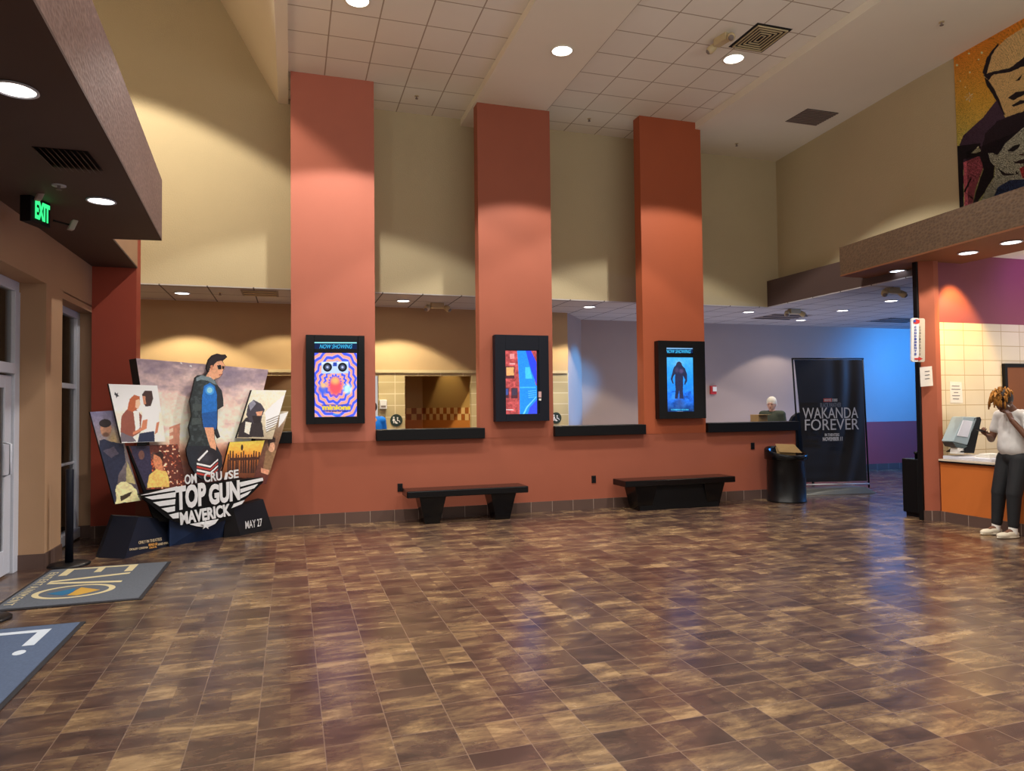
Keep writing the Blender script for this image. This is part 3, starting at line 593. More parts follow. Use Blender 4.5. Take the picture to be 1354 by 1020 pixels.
f2 = face_plane(B2, C2, t2[1]); off = (C2-B2).cross(t2[1]-B2).normalized(); off = off if off.y < 0 else -off
btext(f2, 'MAY 27', (1034,828), (1104,815), (1032,795), 'sign_white', .005)

# ================================================================== DISPLAY CASES ON THE PILLARS
def case(name_label, x0, x1, z0, z1, screen, title, draw, mat='blackgloss'):
    t = thing('poster_display', name_label, 'poster display', ((x0+x1)/2, W-.004, z0), 'lit poster displays on the pillars')
    D_ = .13; yf = W-.004-D_
    MB().box(x0, x1, yf+.02, W-.004, z0, z1).build('case', mat, t, bevel=.006)
    sx0, sx1, sz0, sz1 = screen; top = title[1] if title else sz1
    fr = MB().box(x0, sx0, yf, yf+.02, z0, z1).box(sx1, x1, yf, yf+.02, z0, z1).box(sx0, sx1, yf, yf+.02, z0, sz0).box(sx0, sx1, yf, yf+.02, sz1, title[0] if title else z1)
    if title: fr.box(sx0, sx1, yf, yf+.02, title[1], z1)
    fr.build('door_frame', mat, t, bevel=.003)
    draw(t, yf)
    return t
def pl(y): return lambda px, py: oy(px, py, y)
def zp(x, y, x0=395, y0=435, s=7.29): return (x0+x/s, y0+y/s)
def draw1(t, yf):
    y = yf+.012; c = [zp(142, 232), zp(560, 234), zp(560, 862), zp(148, 864)]
    p = Pic(c, .28); cx_, cy_ = zp(350, 520); dx = p.X-cx_; dy = (p.Y-cy_); r = np.sqrt(dx*dx+(dy*.78)**2); a = np.arctan2(dy, dx)
    wv = r+2.4*np.abs(((a*15/np.pi) % 2)-1); band = (wv/3.3) % 2
    p.fill((60, 76, 200)); p.blend((band > 1)*1., (216, 132, 116)); p.blend(((band > .85) & (band < 1.1))*.6, (176, 150, 214))
    p.poly([zp(218, 318), zp(478, 314), zp(480, 428), zp(222, 432)], (150, 168, 216)); p.poly([zp(222, 325), zp(474, 320), zp(474, 335), zp(222, 340)], (180, 196, 236))
    for ex in (277, 422): p.ell(*zp(ex, 370), 6, 6, (20, 22, 30)); p.ell(*zp(ex, 370), 3.4, 3.4, (64, 70, 90)); p.ell(*zp(ex, 370), 1.5, 1.5, (140, 150, 180))
    p.poly([zp(330, 325), zp(368, 325), zp(368, 360), zp(330, 360)], (40, 60, 140))
    # plain rounded shapes in place of the printed figures
    p.ell(*zp(354, 560), 12, 15, (214, 70, 76), .95, .5); p.ell(*zp(352, 500), 8, 7, (230, 150, 90), .9, .7); p.ell(*zp(235, 590), 9, 9, (60, 84, 180), .9, .6); p.ell(*zp(240, 545), 7, 5, (226, 160, 96), .85, .7); p.ell(*zp(470, 580), 8, 9, (150, 200, 220), .9, .6)
    p.poly([zp(222, 728), zp(506, 728), zp(500, 800), zp(230, 800)], (50, 60, 150), .6, .7)
    p.build('screen', 'screen', t, pl(y))
    c = [zp(142, 128), zp(560, 130), zp(560, 196), zp(142, 194)]; p = Pic(c, .5); p.fill((10, 26, 58)); p.poly([zp(142, 124), zp(560, 128), zp(560, 140), zp(142, 138)], (120, 190, 240)); p.build('title_strip', 'screen', t, pl(y))
    f = pl(y-.004); text('title_lettering', 'NOW SHOWING', f(*zp(200, 190)), f(*zp(516, 190)), f(*zp(202, 150)), 'cyan', t, .002, .005, .3)
    text('poster_lettering', 'minions', f(*zp(228, 782)), f(*zp(500, 782)), f(*zp(228, 735)), 'yellow_glow', t, .002, .05)
    text('poster_lettering', 'JULY 1', f(*zp(330, 836)), f(*zp(402, 836)), f(*zp(330, 818)), 'cyan', t, .002, .03); text('poster_lettering', 'THE RISE OF GRU', f(*zp(262, 802)), f(*zp(470, 802)), f(*zp(262, 788)), 'darkblue_ink', t, .002, .02)
M['cyan'] = emit('cyan lettering', (70, 190, 240), 1.1); M['yellow_glow'] = emit('yellow lettering', (244, 214, 60), 1.); M['darkblue_ink'] = emit('dark blue lettering', (30, 34, 90), 1.); M['white_glow'] = emit('white lettering', (225, 232, 240), .9); M['red_glow'] = emit('pale red lettering', (220, 170, 160), .8)
case('black display with an orange and blue swirl poster lit on the leftmost pillar', .185, .945, 1.345, 2.525, (.295, .86, 1.44, 2.29), (2.34, 2.44), draw1)
def draw2(t, yf):
    y = yf+.012; q = lambda x, yy: zp(x, yy, 640, 435)
    c = [q(176, 210), q(506, 212), q(512, 835), q(186, 835)]
    p = Pic(c, .3); p.fill((150, 66, 66)); p.tex(.35, .3, 4)
    p.poly([q(318, 205), q(400, 205), q(440, 300), q(500, 540), q(520, 560), q(515, 700), q(440, 840), q(345, 840), q(340, 520)], (36, 116, 236)); p.poly([q(400, 205), q(450, 205), q(505, 320), q(508, 540), q(460, 420), q(430, 320)], (40, 60, 210)); p.poly([q(395, 370), q(440, 370), q(465, 480), q(400, 480)], (60, 160, 240)); p.poly([q(420, 835), q(440, 760), q(512, 680), q(512, 840)], (50, 66, 214))  # blue shapes are a reflection painted over the red screen
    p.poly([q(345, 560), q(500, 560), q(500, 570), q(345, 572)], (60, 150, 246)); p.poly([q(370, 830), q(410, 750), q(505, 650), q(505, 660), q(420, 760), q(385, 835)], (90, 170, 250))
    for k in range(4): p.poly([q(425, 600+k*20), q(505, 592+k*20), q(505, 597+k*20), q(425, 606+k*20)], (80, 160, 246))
    for (a_, b_, c_, d_, cc) in ((208, 362, 294, 480, (206, 140, 90)), (188, 570, 240, 668, (60, 70, 120)), (262, 570, 324, 672, (60, 50, 66))):
        p.poly([q(a_, b_), q(c_, b_), q(c_, d_), q(a_, d_)], (70, 40, 46)); p.poly([q(a_+8, b_+8), q(c_-8, b_+8), q(c_-8, d_-30), q(a_+8, d_-30)], cc, .6)
    p.poly([q(188, 775), q(285, 778), q(285, 786), q(188, 783)], (226, 170, 170)); p.poly([q(245, 330), q(300, 330), q(300, 345), q(245, 345)], (200, 130, 130)); p.poly([q(250, 240), q(295, 240), q(295, 290), q(250, 290)], (196, 120, 120), .6)
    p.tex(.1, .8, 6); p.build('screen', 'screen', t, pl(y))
    f = pl(yf-.001); MB().prism([f(*q(525, 605)), f(*q(552, 605)), f(*q(552, 662)), f(*q(525, 662))], Vector((0, -.004, 0))).build('side_sticker', 'red_glow', t); MB().prism([f(*q(528, 672)), f(*q(550, 672)), f(*q(550, 692)), f(*q(528, 692))], Vector((0, -.004, 0))).build('side_sticker', 'paper', t)
    for qx, qy in ((548, 146), (562, 816)):
        c_ = f(*q(qx, qy)); MB().lathe([(0, 0), (.012, 0), (.012, .006), (0, .006)]).build('lock', 'white', t).matrix_world = Matrix.Translation(c_) @ Matrix.Rotation(math.pi/2, 4, 'X')
case('matt black display with a red screen and a painted blue reflection, set deep on the middle pillar', 2.775, 3.59, 1.335, 2.58, (2.93, 3.44, 1.44, 2.36), None, draw2, 'bluishblack')
def draw3(t, yf):
    y = yf+.012; q = lambda x, yy: zp(x, yy, 855, 445, 8.5)
    c = [q(178, 235), q(538, 238), q(540, 868), q(192, 868)]; p = Pic(c, .25); p.vgrad([(0, (56, 140, 226)), (.4, (30, 116, 236)), (.75, (30, 96, 200)), (1, (14, 26, 54))])
    n2 = fbm(p.X, p.Y, .12, 4, 2); p.blend(np.clip((n2-.45)*2, 0, 1)*.4, (90, 150, 220)); p.blend(np.clip((.5-n2)*3, 0, 1)*(p.V > .6), (20, 40, 86)); p.ell(*q(362, 300), 9, 7, (110, 160, 220), .6, .8)
    dk = (34, 38, 62); p.ell(*q(364, 330), 4, 5.5, (40, 40, 60)); p.poly([q(x, yy) for x, yy in ((305,350),(330,325),(400,325),(432,360),(456,430),(456,500),(436,546),(424,540),(436,490),(410,440),(412,520),(408,620),(415,700),(370,700),(366,600),(350,700),(318,700),(325,600),(318,500),(322,420),(300,450),(292,490),(304,535),(288,530),(272,480),(285,420))], dk, .5)
    p.ell(*q(390, 390), 4, 4, (80, 66, 100), .7, .6); p.ell(*q(340, 380), 4, 5, (60, 56, 84), .7, .6); p.ell(*q(370, 740), 8, 12, (40, 52, 96), .7, .9); p.tex(.12, .7)
    p.build('screen', 'screen', t, pl(y))
    c = [q(172, 128), q(540, 130), q(540, 190), q(172, 188)]; p = Pic(c, .5); p.fill((12, 30, 64)); p.poly([q(172, 124), q(540, 128), q(540, 142), q(172, 140)], (110, 150, 190)); p.build('title_strip', 'screen', t, pl(y))
    f = pl(y-.004); text('title_lettering', 'NOW SHOWING', f(*q(216, 188)), f(*q(496, 190)), f(*q(218, 148)), 'cyan', t, .002, .005, .3)
    text('poster_lettering', 'COMING SOON', f(*q(275, 834)), f(*q(470, 834)), f(*q(275, 815)), 'cyan', t, .002, .02); text('poster_lettering', 'JUNE 17', f(*q(345, 858)), f(*q(408, 858)), f(*q(345, 844)), 'white_glow', t, .002, .02)
case('black display with a dark figure on a blue poster, lit on the rightmost pillar', 5.39, 6.215, 1.33, 2.54, (5.535, 6.0, 1.44, 2.3), (2.33, 2.43), draw3)

# ================================================================== MURAL
rwp = Vector((8.17, 7.4, 0)); rwn = Vector((.07, 1.6, 0)).normalized(); rwn = Vector((1.6, -.07, 0)).normalized()
mp = rwp-rwn*.012
mf = lambda x, y: opl(x, y, mp, rwn)
MZ = lambda x, y: (1250+x/3.778, 20+y/3.778)
mu = thing('wall_mural', 'large printed mural of two faces high on the right wall', 'mural', (8.17, 6.3, 3.95))
c = [(1261, 76), (1372, 14), (1372, 246), (1269, 280)]
p = Pic(c, .6); p.vgrad([(0, (150, 92, 30)), (.35, (168, 122, 50)), (.75, (196, 160, 96)), (1, (196, 160, 96))])
p.blend(np.clip((p.X-1262)/40, 0, 1)*.25*(p.V < .5), (190, 92, 20))
mz = lambda *q: [MZ(*k) for k in q]
for x, y, r in ((182, 188, 1.6), (118, 192, 1.2), (58, 250, 1.6), (122, 286, 1.2), (166, 222, 1.), (75, 330, .8), (100, 360, .7)): p.ell(*MZ(x, y), r, r, (226, 176, 110))
for k in range(8): a = k*math.pi/4; p.poly([MZ(120, 408), MZ(120+22*math.cos(a)-2, 408+22*math.sin(a)), MZ(120+22*math.cos(a)+2, 408+22*math.sin(a)+2)], (226, 190, 130))
p.poly(mz((200,260),(230,190),(300,120),(393,60),(500,60),(500,520),(300,510),(262,430),(215,360),(190,300)), (180, 126, 84), .5)
p.poly(mz((190,300),(225,285),(320,265),(393,210),(500,200),(500,280),(393,255),(320,285),(240,298),(215,325)), (26, 20, 24), .8)
p.poly(mz((186,290),(205,215),(262,140),(268,145),(232,200),(215,260),(205,310)), (24, 18, 22), .8); p.poly(mz((195,310),(215,325),(245,372),(268,420),(300,500),(280,490),(250,420),(205,350)), (24, 18, 22), .6)
p.poly(mz((312,415),(350,385),(393,378),(450,390),(450,410),(393,398),(340,425)), (26, 20, 22), .6); p.poly(mz((330,450),(375,425),(440,430),(393,440),(340,458)), (26, 20, 22), .5); p.poly(mz((350,330),(385,295),(372,325)), (26, 20, 22))
p.poly(mz((70,650),(90,600),(190,510),(255,425),(300,510),(393,480),(500,480),(500,700),(300,760),(70,760)), (50, 36, 48), .5)
p.poly(mz((52,655),(175,640),(175,705),(90,720),(92,955),(64,975)), (20, 16, 20)); p.poly(mz((90,735),(170,705),(190,760),(150,870),(135,955),(95,960)), (176, 76, 86)); p.poly(mz((130,690),(165,655),(178,680),(150,690)), (200, 170, 120))
p.poly(mz((92,880),(128,810),(132,816),(100,885),(140,915),(136,920)), (22, 16, 20), .3)
p.poly(mz((175,700),(200,590),(260,530),(393,478),(500,470),(500,600),(393,580),(300,700),(245,760),(240,810),(200,880),(150,950),(135,955),(160,860),(190,770)), (28, 20, 26), .8)
p.poly(mz((220,715),(215,690),(235,688),(262,700),(300,640),(393,560),(500,560),(500,830),(420,860),(300,880),(230,920),(175,940),(200,880),(245,810),(248,760),(225,730)), (208, 174, 132), .4)
p.poly(mz((308,680),(345,650),(376,645),(365,665),(340,682)), (24, 18, 22), .5); p.poly(mz((340,735),(393,718),(440,724),(393,742),(355,742)), (40, 24, 26), .3); p.poly(mz((365,698),(393,690),(393,704)), (60, 40, 36)); p.poly(mz((262,765),(300,790),(350,795),(355,775),(365,795),(310,803),(285,800)), (30, 22, 26), .4)
p.poly(mz((370,765),(393,755),(460,760),(460,830),(385,815)), (150, 50, 50)); p.poly(mz((235,925),(262,860),(320,825),(393,820),(500,850),(500,900),(300,930)), (40, 52, 80), .4)
mural_o = p.build('printed_panel', 'mural', mu, mf, gain=1.7)
MB().prism([mf(*k)+rwn*.0 for k in c], rwn*.02).build('backing_board', 'black', mu)

# ================================================================== BENCHES
def bench(label, x0, x1, y0=9.17, y1=9.6):
    t = thing('bench', label, 'bench', ((x0+x1)/2, (y0+y1)/2, 0), 'black benches along the terracotta wall')
    MB().box(x0, x1, y0, y1, .36, .45).build('seat', 'blackgloss', t, bevel=.012)
    for lx, s in ((x0+.2, 1), (x1-.5, -1)):
        a, b = lx, lx+.3
        MB().add([(a+.05, y0+.08, 0), (b-.05, y0+.08, 0), (b-.05, y1-.06, 0), (a+.05, y1-.06, 0), (a-.03, y0+.03, .36), (b+.03, y0+.03, .36), (b+.03, y1-.02, .36), (a-.03, y1-.02, .36)],
                 [(3,2,1,0),(4,5,6,7),(0,1,5,4),(1,2,6,5),(2,3,7,6),(3,0,4,7)]).build('leg', 'blackgloss', t, bevel=.006)
    return t
bench('black gloss bench below the middle pillar, open between its two tapered legs', 1.44, 3.12)
b2 = bench('black bench with a solid front panel below the rightmost pillar display', 4.6, 6.45)
MB().box(4.86, 6.19, 9.24, 9.54, 0, .36).build('front_panel', 'black', b2)
# ================================================================== TRASH BIN
tb = thing('trash_bin', 'round black open top trash bin with cardboard in it beside the wall end', 'trash bin', (7.5, 9.33, 0))
cb = (7.5, 9.33, 0)
MB().lathe([(.30, 0), (.30, .02), (.29, .03), (.29, .66), (.31, .67)], cb, 40).build('body', 'blackplastic', tb, smooth=True)
rim = MB(); seg = 48
prof = []
vs = []; fs = []
for i in range(seg):
    a = 2*math.pi*i/seg; zt = .80+.06*math.sin(a)
    for r, z in ((.31, .66), (.325, .67), (.325, zt-.02), (.31, zt), (.29, zt), (.27, zt-.03), (.26, .62)): vs.append((cb[0]+r*math.cos(a), cb[1]+r*math.sin(a), z))
for i in range(seg):
    j = (i+1) % seg
    for k in range(6): fs.append((i*7+k, j*7+k, j*7+k+1, i*7+k+1))
rim.add(vs, fs); rim.build('rim', 'blackgloss', tb, smooth=True)
pc = [oy(1022, 595, 9.4), oy(1040, 590, 9.4), oy(1046, 607, 9.22), oy(1026, 605, 9.22)]
cd = thing('cardboard_piece', 'folded brown cardboard sticking up out of the black trash bin', 'cardboard', (7.5, 9.35, .7))
MB().prism([Vector((7.36, 9.30, .78)), Vector((7.64, 9.12, .77)), Vector((7.56, 9.2, .90)), Vector((7.33, 9.36, .905))], Vector((.004, .008, .002))).build('flap', 'card', cd)
MB().prism([Vector((7.36, 9.34, .68)), Vector((7.6, 9.2, .68)), Vector((7.56, 9.22, .88)), Vector((7.34, 9.37, .86))], Vector((.006, .012, 0))).build('panel', 'card', cd)
# ================================================================== BANNER
bn = thing('banner_stand', 'tall black fabric film banner on a grey metal floor stand', 'banner', (8.8, 9.75, 0))
by = 9.75; bf = lambda x, y, yy=by: oy(x, y, yy)
TLb, TRb, BRb, BLb = bf(1049, 476), bf(1139, 476), bf(1146, 636), bf(1062, 638)
M['banner'] = paint('black banner fabric', (20, 16, 19), .5, .15, 4., sheen=.1, spec=.3); M['metal_grey'] = plain('grey green metal', (96, 96, 88), .4, .5, .5); M['silver'] = plain('silver print', (186, 184, 188), .4, .6); M['dim_silver'] = plain('dim silver print', (104, 106, 116), .5)
nx, nz_ = 70, 90; vs = []; fs = []
for j in range(nz_+1):
    for i in range(nx+1):
        u, v = i/nx, j/nz_; sag = .035*math.sin(math.pi*v)
        L_ = TLb.lerp(BLb, v); R_ = TRb.lerp(BRb, v); L_ = L_+Vector((sag*.8, 0, 0)); R_ = R_-Vector((sag*.3, 0, 0)); P = L_.lerp(R_, u)
        d = .016*math.sin(9*u+5*v*v-2)*v+.012*math.sin(21*(u+.35*v*v))*math.exp(-((u-.75)**2)/.05)+.02*math.sin(16*(u*.7+v*.8))*max(0, v-.45)*(1-u)+.006*math.sin(60*v)*max(0, v-.6)*(1-u)
        vs.append((P.x, P.y-d-.02, P.z))
for j in range(nz_):
    for i in range(nx): a = j*(nx+1)+i; fs.append((a, a+nx+1, a+nx+2, a+1))
MB().add(vs, fs).build('fabric', 'banner', bn, smooth=True)
for nm, a, b in (('pole', bf(1047.5, 474, by+.03), bf(1059.5, 650, by+.03)), ('pole', bf(1140.5, 474, by+.03), bf(1149, 645, by+.03)), ('top_bar', bf(1047, 474.5), bf(1141.5, 474.5)), ('bottom_bar', bf(1061, 641.5), bf(1149, 640))):
    MB().tube([a, b], .014).build(nm, 'silver' if nm == 'bottom_bar' else 'black', bn, smooth=True)
a, b = oz(1060, 656), oz(1160, 652.5); mb = MB().add([a, b, b+Vector((-.1, .45, 0)), a+Vector((.05, .45, 0)), a+Vector((.02, .12, .1)), b+Vector((-.12, .12, .1)), b+Vector((-.18, .4, .1)), a+Vector((.08, .4, .1))], [(3,2,1,0),(4,5,6,7),(0,1,5,4),(1,2,6,5),(2,3,7,6),(3,0,4,7)]); mb.build('base', 'metal_grey', bn, bevel=.008)
fy = lambda x, y: oy(x, y, by-.075)
zb = lambda x, y: (960+x/5.668, 500+y/5.668)
def bt(nm, body, bl, br, tl, mat, bold=0., sx=1.): return text(nm, body, fy(*zb(*bl)), fy(*zb(*br)), fy(*zb(*tl)), mat, bn, .003, bold)
bt('title_lettering', 'WAKANDA', (575,306), (990,300), (573,224), 'silver', .0); bt('title_lettering', 'FOREVER', (592,395), (996,386), (590,310), 'silver', .0)
bt('small_lettering', 'BLACK PANTHER', (706,222), (862,218), (706,188), 'dim_silver', .01); bt('small_lettering', 'IN THEATERS', (740,438), (848,436), (740,416), 'silver', .02); bt('small_lettering', 'NOVEMBER 11', (725,474), (872,470), (725,444), 'silver', .03)
M['redlogo'] = plain('red logo print', (176, 66, 56), .5)
MB().prism([fy(*zb(*q)) for q in ((730,154),(792,153),(792,180),(730,181))], Vector((0, -.002, 0))).build('logo_patch', 'redlogo', bn)
o_ = Vector((0, -.004, 0)); text('small_lettering', 'MARVEL', fy(*zb(735,177))+o_, fy(*zb(788,176))+o_, fy(*zb(735,158))+o_, 'silver', bn, .002, .01); bt('small_lettering', 'STUDIOS', (795,178), (834,177), (795,156), 'silver', .01)
# dark rounded chair back behind the wall end
ch = thing('chair', 'black rounded chair back showing between the wall ledge and the banner', 'chair', (8.25, 10.2, 0))
bx = lambda x0, x1, z0, z1, y0=10.1, y1=10.18: MB().box(x0, x1, y0, y1, z0, z1)
ov = []
for i in range(9): a = math.pi*i/8; ov.append(Vector((8.76-.3*math.cos(a), 10.4, 1.12+.28*math.sin(a))))
MB().prism([Vector((9.06, 10.4, .6)), Vector((8.46, 10.4, .6))]+ov, Vector((0, .07, 0))).build('backrest', 'black', ch, bevel=.01)
MB().box(8.47, 9.05, 10.45, 10.86, .5, .58).build('seat', 'black', ch, bevel=.01)
for x in (8.5, 8.99):
    for y in (10.47, 10.85): MB().box(x, x+.03, y, y+.03, 0, .5).build('leg', 'black', ch)
# ================================================================== SPEAKER / BIN by the pillar
sk = thing('floor_bin', 'slim black box bin with a small knob on top against the condiment pillar', 'bin', (8.0, 7.5, 0))
MB().box(7.99, 8.26, 7.32, 7.58, .05, .78).build('body', 'black', sk, bevel=.015); MB().box(8.02, 8.23, 7.35, 7.55, 0, .05).build('base', 'black', sk)
MB().lathe([(.02, .78), (.02, .84), (.03, .845), (.03, .87), (.0, .88)], (8.08, 7.42, 0), 16).build('knob', 'blackplastic', sk, smooth=True)
# ================================================================== CONDIMENT COUNTER
ct = thing('condiment_counter', 'orange fronted counter with a pale top running from the tiled wall', 'counter', (8.5, 6, 0))
X0, X1, Y0, Y1 = 8.04, 8.75, 3.6, 7.02
MB().box(X0, X1, Y0, Y1, .13, .765).build('front_panel', 'orange', ct)
MB().box(X0-.02, X1, Y0, Y1, 0, .13).build('kick_board', 'base_tile_y', ct)
M['ctop'] = plain('cream counter top', (214, 200, 178), .35)
MB().box(X0-.03, X1, Y0, Y1, .765, .785).build('edge_strip', 'black', ct); MB().box(X0-.03, X1, Y0, Y1, .785, .805).build('counter_top', 'ctop', ct)
# tray of the counter
tz = .805
def q3(px, py, z): return oz(px, py, z)
tr = thing('serving_tray', 'low white tray on the counter in front of the napkin dispenser', 'tray', (8.3, 6.75, tz))
MB().box(8.06, 8.55, 6.33, 7.0, tz, tz+.045).build('tray_body', 'white', tr, bevel=.008)
for i in range(4): MB().box(8.12+i*.02, 8.45-i*.02, 6.4+i*.02, 6.62-i*.01, tz+.045+i*.012, tz+.055+i*.012).build('paper_liner', 'paper', tr)
# napkin dispenser
nd = thing('napkin_dispenser', 'tilted napkin dispenser with clear smoky front and black back on the counter', 'dispenser', (8.3, 6.9, tz))
zd = lambda x, y: (1174+x/3.778, 460+y/3.778); yd = 6.78; fd = lambda x, y, yy=yd: oy(*zd(x, y), yy)
M['smoke'] = plain('smoky grey plastic', (150, 168, 176), .2, .6); M['smoke_d'] = plain('dark smoky plastic', (70, 84, 86), .25, .6)
MB().prism([fd(350,525), fd(432,528), fd(468,360), fd(462,346), fd(430,350), fd(398,490)], Vector((0, .18, 0))).build('back_shell', 'black', nd, bevel=.004)
MB().prism([fd(325,470), fd(398,488), fd(450,346), fd(378,344)], Vector((0, .17, 0))).build('clear_front', 'smoke', nd, bevel=.012)
MB().prism([fd(325,472), fd(398,490), fd(388,506), fd(340,496)], Vector((0, .16, 0))).build('nozzle', 'smoke_d', nd, bevel=.006)
MB().prism([fd(348,440,yd-.01), fd(400,448,yd-.01), fd(425,368,yd-.01), fd(378,362,yd-.01)], Vector((0, .02, 0))).build('window', 'white', nd, bevel=.004)
MB().prism([fd(350,500), fd(385,506), fd(380,530), fd(345,530)], Vector((0, .1, 0))).build('napkin', 'paper', nd)
# papers, sign, board
M['ink'] = plain('grey ink', (90, 90, 96), .7); M['blueink'] = plain('blue ink', (44, 70, 170), .5); M['redink'] = plain('red ink', (190, 44, 40), .5)
yw = 7.101
pn = thing('paper_notice', 'white paper notice taped to the cream tiles above the counter', 'notice', (8.6, 7.09, 1.5))
fw = lambda x, y, yy=yw-.004: oy(*zd(x, y), yy)
MB().prism([fw(310,168), fw(312,275), fw(375,275), fw(368,172)], Vector((0, .003, 0))).build('sheet', 'paper', pn)
for k, (a, b) in enumerate(((320,358),(318,362),(330,352),(322,360),(325,356))):
    MB().prism([fw(a,190+k*16,yw-.006), fw(a,193+k*16,yw-.006), fw(b,193.5+k*16,yw-.006), fw(b,190.5+k*16,yw-.006)], Vector((0, .001, 0))).build('text_line', 'ink', pn)
pq = thing('paper_notice', 'curled pale notice sheet on the edge of the pillar beneath the condiments sign', 'notice', (7.85, 7.05, 1.6))
fq = lambda x, y, yy=7.037: oy(*zd(x, y), yy)
MB().prism([fq(160,98), fq(165,195), fq(226,190), fq(220,92)], Vector((0, .004, 0))).build('sheet', 'paper', pq)
for k in range(3): MB().prism([fq(185,118+k*18,7.034), fq(187,121+k*18,7.034), fq(210,118+k*18,7.034), fq(208,115+k*18,7.034)], Vector((0, .001, 0))).build('text_line', 'ink', pq)
fb = thing('framed_board', 'dark framed brown board on the cream tiles behind the standing man', 'board', (9.9, 7.08, 1.7))
c0, c1 = oy(1326, 481, 7.08), oy(1326, 560, 7.08)
zf0, zf1 = c1.z, c0.z; xf = c0.x
MB().box(xf+.05, xf+1.1, 7.06, 7.095, zf0, zf1-.05).build('panel', 'soffit_or', fb)
MB().box(xf, xf+.045, 7.05, 7.097, zf0-.05, zf1).box(xf+.045, xf+1.15, 7.05, 7.097, zf1-.05, zf1).box(xf+.045, xf+1.15, 7.05, 7.097, zf0-.05, zf0).build('frame', 'black', fb)
# condiments sign: two angled faces sticking out from the pillar
sg = thing('condiments_sign', 'upright white rounded sign reading CONDIMENTS on the condiment pillar', 'sign', (7.86, 7.05, 2.1))
zg = lambda x, y: (1174+x/5.667, 300+y/5.667); ya = 6.98
fg = lambda x, y, yy=ya: oy(*zg(x, y), yy)
def rrect(f, x0, y0, x1, y1, r=14):
    o = []
    for cx_, cy_, a0 in ((x0+r, y0+r, 180), (x1-r, y0+r, 270), (x1-r, y1-r, 0), (x0+r, y1-r, 90)):
        for k in range(5): a = math.radians(a0+k*22.5); o.append(f(cx_+r*math.cos(a), cy_+r*math.sin(a)))
    return o[::-1]
M['signface'] = plain('white sign face', (222, 226, 232), .35); M['signgrey'] = plain('cream sign face', (196, 186, 168), .4)
MB().prism(rrect(fg, 178, 684, 232, 1012), Vector((0, .02, 0))).build('blue_lettered_face', 'signface', sg)
MB().prism(rrect(lambda x, y: fg(x, y, 7.0), 220, 686, 278, 1014), Vector((0, .02, 0))).build('side_face', 'signgrey', sg)
g2 = lambda x, y: fg(x, y, ya-.004)
for k, chh in enumerate('CONDIMENTS'):
    y1_ = 760+k*22.5; text('blue_letter', chh, g2(199, y1_), g2(215, y1_), g2(199, y1_-16), 'blueink', sg, .002, .03)
    text('dark_letter', chh, fg(236, y1_, 6.995), fg(246, y1_, 6.995), fg(236, y1_-15, 6.995), 'ink', sg, .002, .0)
MB().prism([g2(192, 700), g2(192, 722), g2(210, 730), g2(238, 722), g2(240, 700), g2(215, 692)], Vector((0, .001, 0))).build('logo_badge', 'redink', sg); MB().prism([g2(192, 700), g2(208, 694), g2(208, 716), g2(192, 716)], Vector((0, -.002, 0))).build('logo_corner', 'blueink', sg)
MB().prism([g2(200, 984), g2(200, 996), g2(230, 996), g2(230, 1006), g2(262, 990), g2(230, 974), g2(230, 984)], Vector((0, -.003, 0))).build('arrow', 'redink', sg)
# ================================================================== FLOOR MATS AND POSTS
M['mat'] = paint('grey blue mat pile', (96, 100, 108), .95, .15, 60., spec=.1); M['matblue'] = paint('blue grey mat pile', (86, 98, 122), .95, .15, 60., spec=.1); M['matcream'] = plain('cream mat pile', (204, 190, 150), .95, .1); M['rubber'] = plain('dark mat rubber', (38, 36, 40), .8)
def mat(label, x0, x1, y0, y1, mt):
    t = thing('door_mat', label, 'mat', ((x0+x1)/2, (y0+y1)/2, 0), 'printed entrance mats by the doors')
    MB().box(x0, x1, y0, y1, .001, .008).build('rubber_border', 'rubber', t, bevel=.003); MB().box(x0+.03, x1-.03, y0+.03, y1-.03, .008, .012).build('pile', mt, t)
    return t
def flat(t, pts, nm, mt, z=.0125): return MB().prism([Vector((x, y, z)) for x, y in pts][::-1] if False else [Vector((x, y, z)) for x, y in pts], Vector((0, 0, .0012))).build(nm, mt, t)
m1 = mat('grey entrance mat lettered EVO with a gold and blue triangle, nearer the standee', -2.25, -1.17, 6.43, 7.92, 'mat')
def evo(t, ox_, yt, x1, x0):   # letters run toward the camera, their tops toward +x
    E = [(x0, yt), (x1, yt), (x1, yt-.28), (x1-.06, yt-.28), (x1-.06, yt-.06)]
    for nm, pts in (('letter_stroke', [(x0, yt), (x1, yt), (x1, yt-.05), (x0, yt-.05)]), ('letter_stroke', [(x1-.07, yt-.05), (x1, yt-.05), (x1, yt-.3), (x1-.07, yt-.3)]), ('letter_stroke', [((x0+x1)/2-.03, yt-.05), ((x0+x1)/2+.03, yt-.05), ((x0+x1)/2+.03, yt-.24), ((x0+x1)/2-.03, yt-.24)]), ('letter_stroke', [(x0, yt-.05), (x0+.07, yt-.05), (x0+.07, yt-.3), (x0, yt-.3)])): flat(t, pts, nm, 'matcream')
    y2 = yt-.36; xm = (x0+x1)/2
    flat(t, [(x1, y2), (x1, y2-.06), (x0, y2-.2), (x0, y2-.14)], 'letter_stroke', 'matcream'); flat(t, [(x0, y2-.2), (x0, y2-.26), (x1, y2-.40), (x1, y2-.34)], 'letter_stroke', 'matcream')
    yc = y2-.62; R = (x1-x0)/2; ry = .235; mb = MB(); n = 48; vs = []; fs = []
    for i in range(n):
        a = 2*math.pi*i/n
        for rr in (1., .84): vs += [(xm+R*rr*math.cos(a), yc+ry*rr*math.sin(a), .0137)]
    for i in range(n): j = (i+1) % n; fs.append((2*i, 2*j, 2*j+1, 2*i+1))
    MB().add(vs, fs).build('letter_ring', 'matcream', t)
    return xm, yc, R
